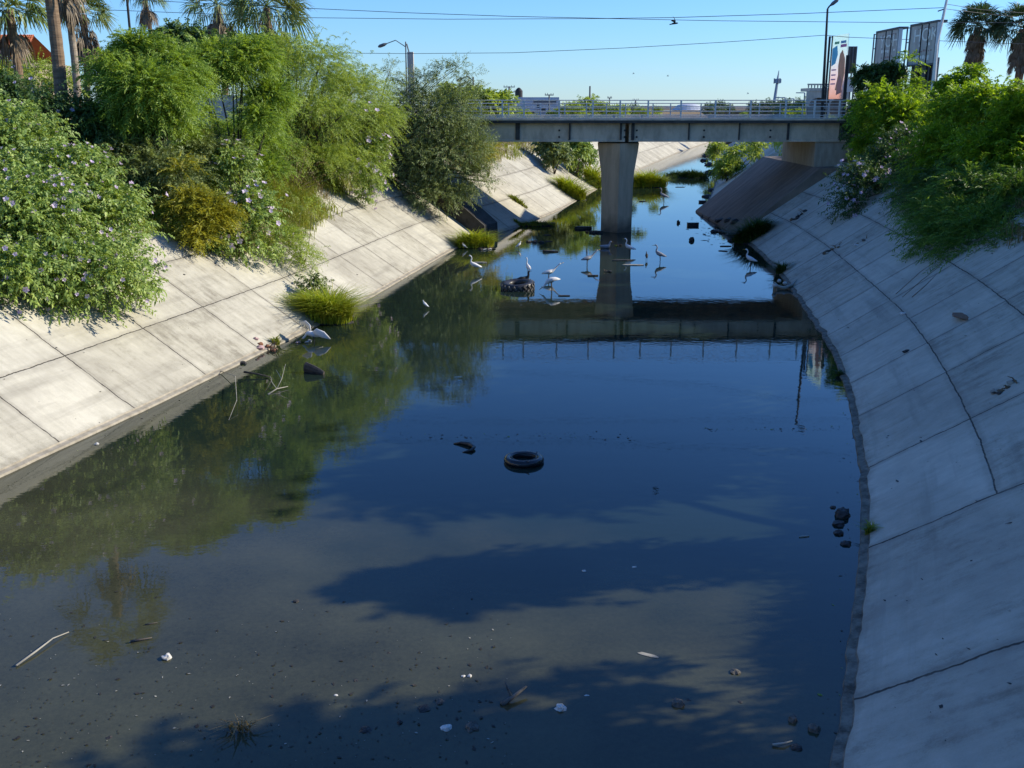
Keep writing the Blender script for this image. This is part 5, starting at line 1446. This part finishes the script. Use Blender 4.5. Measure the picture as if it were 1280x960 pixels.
# ------------------------------------------------------------------ floating and stranded debris
def lump(rng, c, rx, ry, rz, rough=.28, seg=10, rings=7):
    mb = MB(); R_ = []
    ph = rng.uniform(0, 50)
    for i in range(rings):
        th = math.pi * (i + .35) / (rings - .3)
        row = []
        for j in range(seg):
            a = 2 * math.pi * j / seg
            v = Vector((math.sin(th) * math.cos(a), math.sin(th) * math.sin(a), math.cos(th)))
            f = 1 + rough * 1.6 * mnoise.noise(v * 1.6 + Vector((ph, 0, 0)))
            row.append((c.x + v.x * rx * f, c.y + v.y * ry * f, c.z + v.z * rz * f))
        R_.append(row)
    mb.loft(R_[::-1]); return mb
rg = random.Random(5)
def stone(label, px, py, rpx, mat='rock', flat=.6, name="stone", cat="stone", z=None, aspect=1.0, group=None, rough=.32):
    c = at(px, py, 0); k = mpp(c.y, 0)
    r = rpx * k
    base = hit(px, py) if z is None else Vector((c.x, c.y, z))
    c = Vector((base.x, base.y, base.z + r * flat * .25))
    o = lump(rg, c, r, r * aspect, r * flat, rough).build(name, M[mat], None, smooth=False, origin=c)
    tag(o, label, cat, group)
    return o
def stick(label, pts, r, mat='driftwood', name="stick", cat="stick", group=None, branches=()):
    P = [at(px, py, z) if z is not None else hit(px, py) + Vector((0, 0, r)) for px, py, z in pts]
    mb = MB(); n = len(P)
    mb.tube(P, [r * (1 - .6 * i / max(1, n - 1)) for i in range(n)], 7)
    for b in branches:
        Q = [at(px, py, z) for px, py, z in b]
        mb.tube(Q, [r * .5, r * .3] if len(Q) == 2 else [r * .55] + [r * .4] * (len(Q) - 2) + [r * .2], 6)
    o = mb.build(name, M[mat], None, smooth=True, origin=P[0])
    tag(o, label, cat, group)
    return o
def board(label, px, py, wpx, rot, t=.05, aspect=.22, mat='pale_wood', name="floating_board", tilt=0.0, z=.01, cat="board", group="floating boards and flotsam"):
    c = at(px, py, 0); k = mpp(c.y, 0); L = wpx * k; c.z = z
    m = Matrix.Rotation(rot, 3, 'Z') @ Matrix.Rotation(tilt, 3, 'Y')
    mb = MB(); w = L * aspect
    outl = [(-.5, -.3), (-.3, -.5), (.2, -.48), (.5, -.15), (.48, .25), (.25, .5), (-.35, .42)]
    lo = [c + m @ Vector((u * L, v * w, -t / 2)) for u, v in outl]; hi = [c + m @ Vector((u * L * .97, v * w * .95, t / 2)) for u, v in outl]
    mb.loft([lo, hi])
    o = mb.build(name, M[mat], None, origin=c)
    tag(o, label, cat, group)
    return o
NS = "stones in the near water"
stone("pale pinkish lump on the silt at the left, near the long bleached stick", 209, 823, 6, 'foam', .7, "foam_lump", "lump")
stone("tan wet stone above the whitish one at bottom centre", 550, 880, 7, 'rock', .7, group=NS)
stone("dark sunken stone left of the tan stone", 529, 887, 9, 'dark_rock', .3, group=NS)
stone("small dark stone with pale top at bottom left of centre", 500, 904, 4, 'dark_rock', .7, group=NS)
stone("dark flat stone lowest left of the bottom centre group", 457, 913, 8, 'dark_rock', .3, group=NS)
stone("whitish green stone at bottom centre", 558, 912, 8, 'foam', .6, group=NS)
stone("brown crusted stone right of the whitish green one", 590, 912, 10, 'rock', .6, group=NS)
stone("white lump alone at bottom centre right of the driftwood", 701, 887, 7, 'foam', .7, "foam_lump", "lump")
stone("tiny white flake between driftwood and grey round stone", 733, 871, 5, 'foam', .4, "foam_lump", "lump", aspect=.5)
stone("grey round stone at bottom right of centre", 847, 881, 8, 'rock', .7, group=NS)
stone("small dark stone touching the right of the grey round stone", 861, 877, 4.5, 'dark_rock', .6, group=NS)
stone("brown stone highest of those at bottom right", 919, 841, 7, 'rock', .5, group=NS)
stone("dark low stone below the brown stone at bottom right", 926, 880, 5, 'dark_rock', .5, group=NS)
stone("upright brown stone left of the blue grey one by the right slope", 991, 903, 7, 'rock', 1.0, group=NS)
stone("blue grey pointed stone nearest the right slope at the bottom", 1018, 913, 8, 'rock', .9, group=NS)
stone("dark stone beside the white twig at bottom right", 995, 937, 8, 'dark_rock', .6, group=NS)
stick("thin white twig in the water at bottom right", [(966, 931, .02), (980, 929, .04), (990, 926, .03)], .018, 'pale_wood')
stick("slanting driftwood log at bottom centre", [(627, 881, .0), (640, 872, .06), (658, 858, .10)], .04, 'rock', "driftwood", "driftwood", branches=[[(640, 872, .06), (634, 860, .16), (631, 852, .2)]])
stone("pair of white bits above the tan stone, left one", 579, 847, 3, 'foam', .8, "foam_lump", "lump")
stone("pair of white bits above the tan stone, right one", 587, 845.5, 3, 'foam', .8, "foam_lump", "lump")
stone("tiny white speck on the silt left of the stone group", 420, 870, 3, 'foam', .5, "foam_lump", "lump")
stone("white speck floating in the dark band at centre right", 793, 710, 3, 'foam', .7, "foam_lump", "lump")
stone("white speck floating in the dark band at centre", 730, 715, 3, 'foam', .7, "foam_lump", "lump")
stone("faint dark clod on the silt left of the dark streaks", 370, 752, 4, 'dark_rock', .4, "mud_clod", "clod")
stone("dark clod on the silt left of the white bits", 445, 852, 4, 'dark_rock', .5, "mud_clod", "clod")
stone("dark clod on the silt in the lower light streak", 486, 818, 4, 'dark_rock', .5, "mud_clod", "clod")
stone("dark clod at the left bottom near the picture edge", 137, 923, 4, 'dark_rock', .5, "mud_clod", "clod")
RR = "dark rocks by the right waterline"
stone("largest dark rock in the row by the right waterline", 1053, 645, 10, 'dark_rock', .8, group=RR)
stone("flat dark rock just below the largest in the row", 1049, 656, 8, 'dark_rock', .5, group=RR)
stone("third dark rock of the row by the right waterline", 1048, 667, 6, 'dark_rock', .6, group=RR)
stone("lowest dark rock of the row, touching the kerb", 1057, 681, 7, 'dark_rock', .6, group=RR)
stone("smallest dark rock above the row by the right waterline", 1041, 635, 4, 'dark_rock', .6, group=RR)
board("thin pale leaf afloat left of the dark rocks", 1005, 671, 14, .2, .02, .15, 'pale_wood', "floating_leaf", cat="leaf")
board("pale fish shaped leaf just under the surface at lower right", 810, 819, 28, -.5, .012, .25, 'pale_wood', "sunken_leaf", z=.002, cat="leaf")
# left waterline
def wedge_log():
    a, b = at(382, 459, .14), at(405, 467, .03)
    mb = MB(); mb.tube([a, a.lerp(b, .5), b], [.17, .14, .07], 9, squash=[.6] * 3)
    tag(mb.build("driftwood", M['driftwood'], None, origin=a), "thick dark driftwood stump sticking out of the water near the left slope", "driftwood")
wedge_log()
stick("dark branch lying from the kerb into the water at left", [(305, 465, .12), (322, 467.5, .08), (336, 471, .03)], .035, 'driftwood', "branch", "branch", branches=[[(336, 471, .03), (340, 474, .1), (332, 489, .0)]])
stick("tangled pale branch in the water beside the dark one", [(335, 493, .0), (346, 486, .06), (360, 483, .05)], .022, 'pale_wood', "branch", "branch", branches=[[(346, 486, .06), (352, 474, .25), (357, 455, .5)], [(352, 474, .25), (345, 462, .35)], [(346, 486, .06), (340, 478, .2), (338, 470, .3)]])
stick("long bleached stick on the silt at far left", [(20, 832, .02), (45, 814, .04), (66, 798, .05), (86, 790, .02)], .018, 'pale_wood')
stick("short dark stick on the silt right of the long bleached one", [(163, 802, .02), (190, 797, .02)], .022, 'driftwood')
stick("fine submerged stick above the short dark one", [(181, 781, .006), (197, 778, .01)], .012, 'driftwood')
stick("bent dry cane standing in the water at the left kerb", [(276, 464, .05), (294, 470, .18), (296, 500, .2), (286, 525, .0)], .012, 'pale_wood', "cane", "cane")
def scrap(label, px, py, n, spread, mats, seed, name="litter_heap", cat="litter"):
    r = random.Random(seed); c = hit(px, py)
    root = thing(name, label, cat, c)
    for i in range(n):
        k = mpp(c.y, 0) * spread
        p = c + Vector((r.uniform(-1, 1) * k, r.uniform(-.7, .7) * k, 0)); p.z = max(0, zat(p.x, p.y)) + .03
        s = k * r.uniform(.2, .42)
        lump(r, p, s, s * r.uniform(.5, 1), s * r.uniform(.3, .6), .4, 8, 6).build("scrap", M[mats[i % len(mats)]], root)
    for i in range(max(2, n // 2)):
        p = c + Vector((r.uniform(-1, 1) * k * .8, r.uniform(-.6, .6) * k * .8, 0)); p.z = max(0, zat(p.x, p.y)) + .03
        q = p + Vector((r.uniform(-1, 1) * k, r.uniform(-.6, .6) * k, k * r.uniform(.1, .6)))
        mb = MB(); mb.tube([p, p.lerp(q, .5) + Vector((0, 0, .04)), q], [.02, .015, .006], 5); mb.build("twig", M['twig'], root)
scrap("orange brown litter stranded on the left kerb", 333, 437, 7, 14, ['rust_trash', 'pink_bag', 'twig'], 3)
scrap("pinkish bag at the waterline under the flapping egret", 379, 428, 4, 9, ['pink_bag', 'foam'], 4, "plastic_bag", "bag")
stone("small dark lump on the left kerb left of the orange litter", 304, 455, 4, 'dark_rock', .8, "mud_clod", "clod")
stone("white scrap at the left kerb near the picture edge", 121, 556, 3, 'foam', .7, "foam_lump", "lump")
# flotsam around the birds
board("pale board floating left of the big tyre", 600, 328.5, 18, .05, .06, .25)
board("long grey board on the pier's reflection", 778, 325.5, 27, .05, .05, .22, 'driftwood')
board("long olive board crossing the right edge of the pier's reflection", 791, 331.5, 28, -.08, .05, .25, 'pale_wood')
board("dark slat floating right of the big tyre", 705, 370, 15, -.05, .05, .25, 'driftwood')
board("dark log with a raised stub left of the grey heron", 688, 315, 20, -.05, .14, .25, 'driftwood', tilt=.06)
board("thick black plank jammed against the pier", 729, 286, 22, .05, .28, .3, 'dark_rock')
board("lower black plank touching the pier foot", 745, 291, 18, -.1, .22, .35, 'dark_rock')
board("dark slat with a knob left of the pier's reflection", 741, 345, 14, .1, .08, .22, 'driftwood')
board("dark flat slat on the water behind the weed mat", 664, 264, 11, .0, .06, .3, 'driftwood')
board("dark flat slat right of the weed mat under the bridge", 694, 261, 10, .05, .06, .3, 'driftwood')
board("small dark slat by the weed mat's right end", 684, 294, 9, 0, .05, .3, 'driftwood')
board("small dark slat nearest the brush pile under the bridge", 686, 302, 9, .05, .05, .3, 'driftwood')
board("dark plank floating at the right below the shaded reeds", 907, 308, 15, .02, .06, .25, 'dark_rock')
board("pale torn board right of centre below the dark plank", 904, 314, 12, -.6, .05, .3, 'driftwood')
board("short dark slat in open water right of the reed island", 803, 252, 9, .1, .08, .3, 'dark_rock')
board("thin dark slat below the bright reed island", 850, 234, 12, .05, .06, .2, 'dark_rock')
scrap("dark scrap of rubbish on the pier's reflection", 759, 340, 4, 6, ['dark_rock', 'driftwood'], 6)
scrap("weedy rubbish beside the egret at the pier", 774, 307, 5, 6, ['driftwood', 'grass', 'twig'], 7)
scrap("dark brush pile in the water under the left span", 668, 303, 9, 9, ['mud', 'dark_rock', 'driftwood'], 8, "brush_pile", "brush pile")
def crate(label, px, py, w, h, d, rot):
    c = at(px, py, 0); k = mpp(c.y, 0)
    root = thing("floating_crate", label, "crate", c)
    W, D, Hh = w * k, d * k, h * k
    m = Matrix.Rotation(rot, 3, 'Z')
    mb = MB(); mb.box(c + Vector((0, 0, Hh * .35)), (W, D, Hh), mat=m); mb.build("case", M['rubber'], root)
    mb = MB(); mb.box(c + Vector((0, 0, Hh * .86)), (W * 1.05, D * 1.05, Hh * .12), mat=m); mb.build("rim", M['black_metal'], root)
crate("black rectangular crate floating right of centre under the bridge", 866, 282, 14, 4, 5, .06)
crate("smaller black box farther off by the right bank corner", 878, 253, 9, 2.6, 5, -.1)
stone("black round lump floating below the black crate", 864.5, 301, 3.6, 'dark_rock', 1.1, "mud_clod", "clod")
stone("small black lump left of the black crate", 848, 279, 2.4, 'dark_rock', 1.1, "mud_clod", "clod")
def duck(label, px, py, mat, s, rot):
    c = at(px, py, 0); root = thing("duck", label, "duck", c)
    def q(x, z): return c + Vector((math.cos(rot) * x, math.sin(rot) * x, z)) * s
    mb = MB(); mb.tube([q(-.28, .12), q(-.2, .08), q(0, .06), q(.14, .09), q(.18, .18), q(.19, .26), q(.24, .29), q(.28, .27)], [.02, .07, .12, .10, .05, .045, .05, .02], 9); mb.build("body", M[mat], root, smooth=True)
    mb = MB(); mb.tube([q(.27, .28), q(.36, .26)], [.018, .008], 6); mb.build("beak", M['beak'], root)
duck("black and pale duck swimming over the pier's reflection", 757, 310, 'feather_grey', 1.2, .1)
WB = "dark clods along the right waterline under the bridge"
labs = ["outermost dark clod at the corner of the right bank", "dark clod second from the corner of the right bank", "wide dark clod in the middle of the right bank row", "dark clod right of the wide one on the right bank row", "dark clod nearest the shaded reeds",
        "low clod in front of the row, left", "low clod in front of the row, middle", "low clod in front of the row, nearest the reeds"]
for lab, (px, py, r) in zip(labs, ((882, 270, 5), (890, 274, 6), (902, 277, 8), (912, 277, 7), (921, 279, 8), (893, 290, 5), (903, 291, 5), (913, 294, 6))):
    stone(lab, px, py, r, 'dark_rock', .45, "mud_clod", "clod", group=WB)
FC = "dark clods far up the right waterline"
labs = ["far clod nearest the bridge on the right waterline", "far clod below the dark reed islet's right end", "far clod at the right end of the dark islet", "far clod above the islet", "farthest clod up the right waterline", "far clod halfway between islet and farthest clod"]
for lab, (px, py, r) in zip(labs, ((884, 246, 6), (889, 238, 5), (888, 216, 7), (886, 206, 6), (883, 195, 6), (880, 201, 5))):
    stone(lab, px, py, r, 'dark_rock', .4, "mud_clod", "clod", group=FC)
# on the right slope
scrap("dry leaf heap on the joint of the right slope under the bridge", 999, 271, 8, 9, ['mud', 'driftwood', 'twig'], 11, "leaf_heap", "leaf heap")
scrap("twiggy litter caught in the long joint of the right slope", 1042, 312, 7, 10, ['twig', 'driftwood', 'pale_wood'], 12, "twig_heap", "twigs")
scrap("grey white twig heap at the right picture edge on the slope", 1257, 487, 8, 14, ['pale_wood', 'driftwood', 'twig'], 13, "twig_heap", "twigs")
scrap("small pale stones under the shaded flowering shrub", 1076, 303, 5, 8, ['foam', 'rock'], 14, "rubble", "stones")
stone("flat reddish leaf patch on the right slope below the drooping shrub", 1206, 396, 10, 'rust_trash', .12, "leaf_patch", "leaves", aspect=1.6)
stone("dark scrap on the right slope above the middle joint", 1134, 440, 6, 'dark_rock', .3, "dark_scrap", "scrap", aspect=.5)
stone("white scrap on the crossing of joints on the right slope", 1129, 393, 4, 'foam', .5, "white_scrap", "scrap")
for i, (lab, a, b) in enumerate((("longest dry branch lying down the right slope by the drooping shrub", (1120, 368), (1182, 318)), ("middle dry branch beside the longest one on the right slope", (1128, 372), (1176, 332)), ("shortest dry branch of the bundle on the right slope", (1140, 372), (1172, 342)))):
    stick(lab, [(a[0], a[1], None), ((a[0] + b[0]) / 2, (a[1] + b[1]) / 2 - 3 + 2 * i, None), (b[0], b[1], None)], .014, 'twig', "branch", "branch", "dry branches on the right slope")
def scoop():
    c = hit(978, 358); k = mpp(c.y, 0)
    root = thing("curved_scrap", "curved pale rind of scrap holding white lumps at the right waterline", "scrap", c)
    P = [at(968, 353, .25), at(972, 358, .12), at(980, 360, .08), at(989, 357, .14), at(996, 350, .34)]
    mb = MB(); mb.tube(P, [.03, .07, .08, .07, .02], 8); mb.build("rind", M['pale_wood'], root, smooth=True)
    for px, py in ((974, 351), (981, 354), (968, 357)):
        p = at(px, py, .2); lump(rg, p, .09, .09, .08, .2).build("foam_lump", M['foam'], root)
scoop()

# ------------------------------------------------------------------ scum, specks and small weeds
def flecks(name, mat, n, region, size, seed, flat=True):
    rng = np.random.default_rng(seed)
    P = np.array([region(rng) for _ in range(n)])
    a = rng.uniform(0, 6.28, n); s_ = size * rng.uniform(.3, 1.4, n) * rng.choice([1, 1, 1, 2.2], n)
    d = np.stack([np.cos(a), np.sin(a), rng.uniform(-.15, .25, n)], 1) * s_[:, None]
    w = np.stack([-np.sin(a), np.cos(a), np.zeros(n)], 1) * (s_ * rng.uniform(.25, .8, n))[:, None]
    tag(np_mesh(name, np.stack([P - d, P + w, P + d, P - w * .8], 1), M[mat]), kind='stuff')
def on_silt(rng):
    p = at(rng.uniform(-40, 640), 985 - 260 * rng.beta(1.2, 2.0), 0.0)
    return (p.x, p.y, .008)
def scum_line(rng):
    k = rng.integers(4)
    if k == 0: p = at(rng.uniform(500, 790), 545 + rng.normal(0, 1.6) + 3 * math.sin(rng.uniform(0, 6)), 0)
    elif k == 1: p = at(rng.uniform(880, 1055), 537 + rng.normal(0, 1.4), 0)
    elif k == 2:
        y = rng.uniform(9, 50); p = Vector((toe(RT, y) - abs(rng.normal(0, .22)), y, 0))
    else:
        y = rng.uniform(12, 56); p = Vector((toe(LT, y) + abs(rng.normal(0, .3)), y, 0))
    return (p.x, p.y, .007)
def on_slopes(rng):
    side = 1 if rng.random() < .6 else -1
    y = rng.uniform(9, 58); q_ = surf(side, y, rng.uniform(.4, 5.2) if side > 0 else rng.uniform(.3, 4.0))
    return (q_.x, q_.y, q_.z + .012)
def by_clods(rng):
    p = at(rng.normal(905, 18), rng.normal(288, 9), 0)
    return (p.x, p.y, .01)
flecks("silt_specks", 'mud', 900, on_silt, .014, 1)
flecks("silt_specks", 'pale_wood', 240, on_silt, .010, 2)
flecks("floating_scum", 'driftwood', 420, scum_line, .018, 3)
flecks("floating_scum", 'reed', 150, scum_line, .014, 4)
flecks("slope_grit", 'dark_rock', 420, on_slopes, .03, 5)
flecks("floating_scum", 'dark_rock', 160, by_clods, .10, 6)
reed_clump("small green weed tuft in the joint at the right kerb beside the dark rocks", 1086, 672, 5, .22, 83, 'grass', n=90, aspect=.8, mound=False)
reed_clump("low dark weeds on the right kerb above the row of dark rocks", 1049, 470, 4, .2, 84, 'dark_reed', n=80, aspect=.8, mound=False)
reed_clump("yellowing grass wisp at the kerb left of the flapping egret", 345, 432, 5, .35, 85, 'grass', n=60, aspect=.8, mound=False)
scrap("muddy tangle of twigs and bags caught at the left reed clump by the bridge", 607, 312, 7, 9, ['mud', 'foam', 'driftwood'], 21)
scrap("half sunk muddy rubbish at the pier foot", 738, 291, 6, 8, ['mud', 'dark_rock', 'rust_trash'], 22)
scrap("mud and twig tangle under the dark reeds on the right waterline", 925, 300, 8, 14, ['mud', 'dark_rock', 'driftwood'], 23)
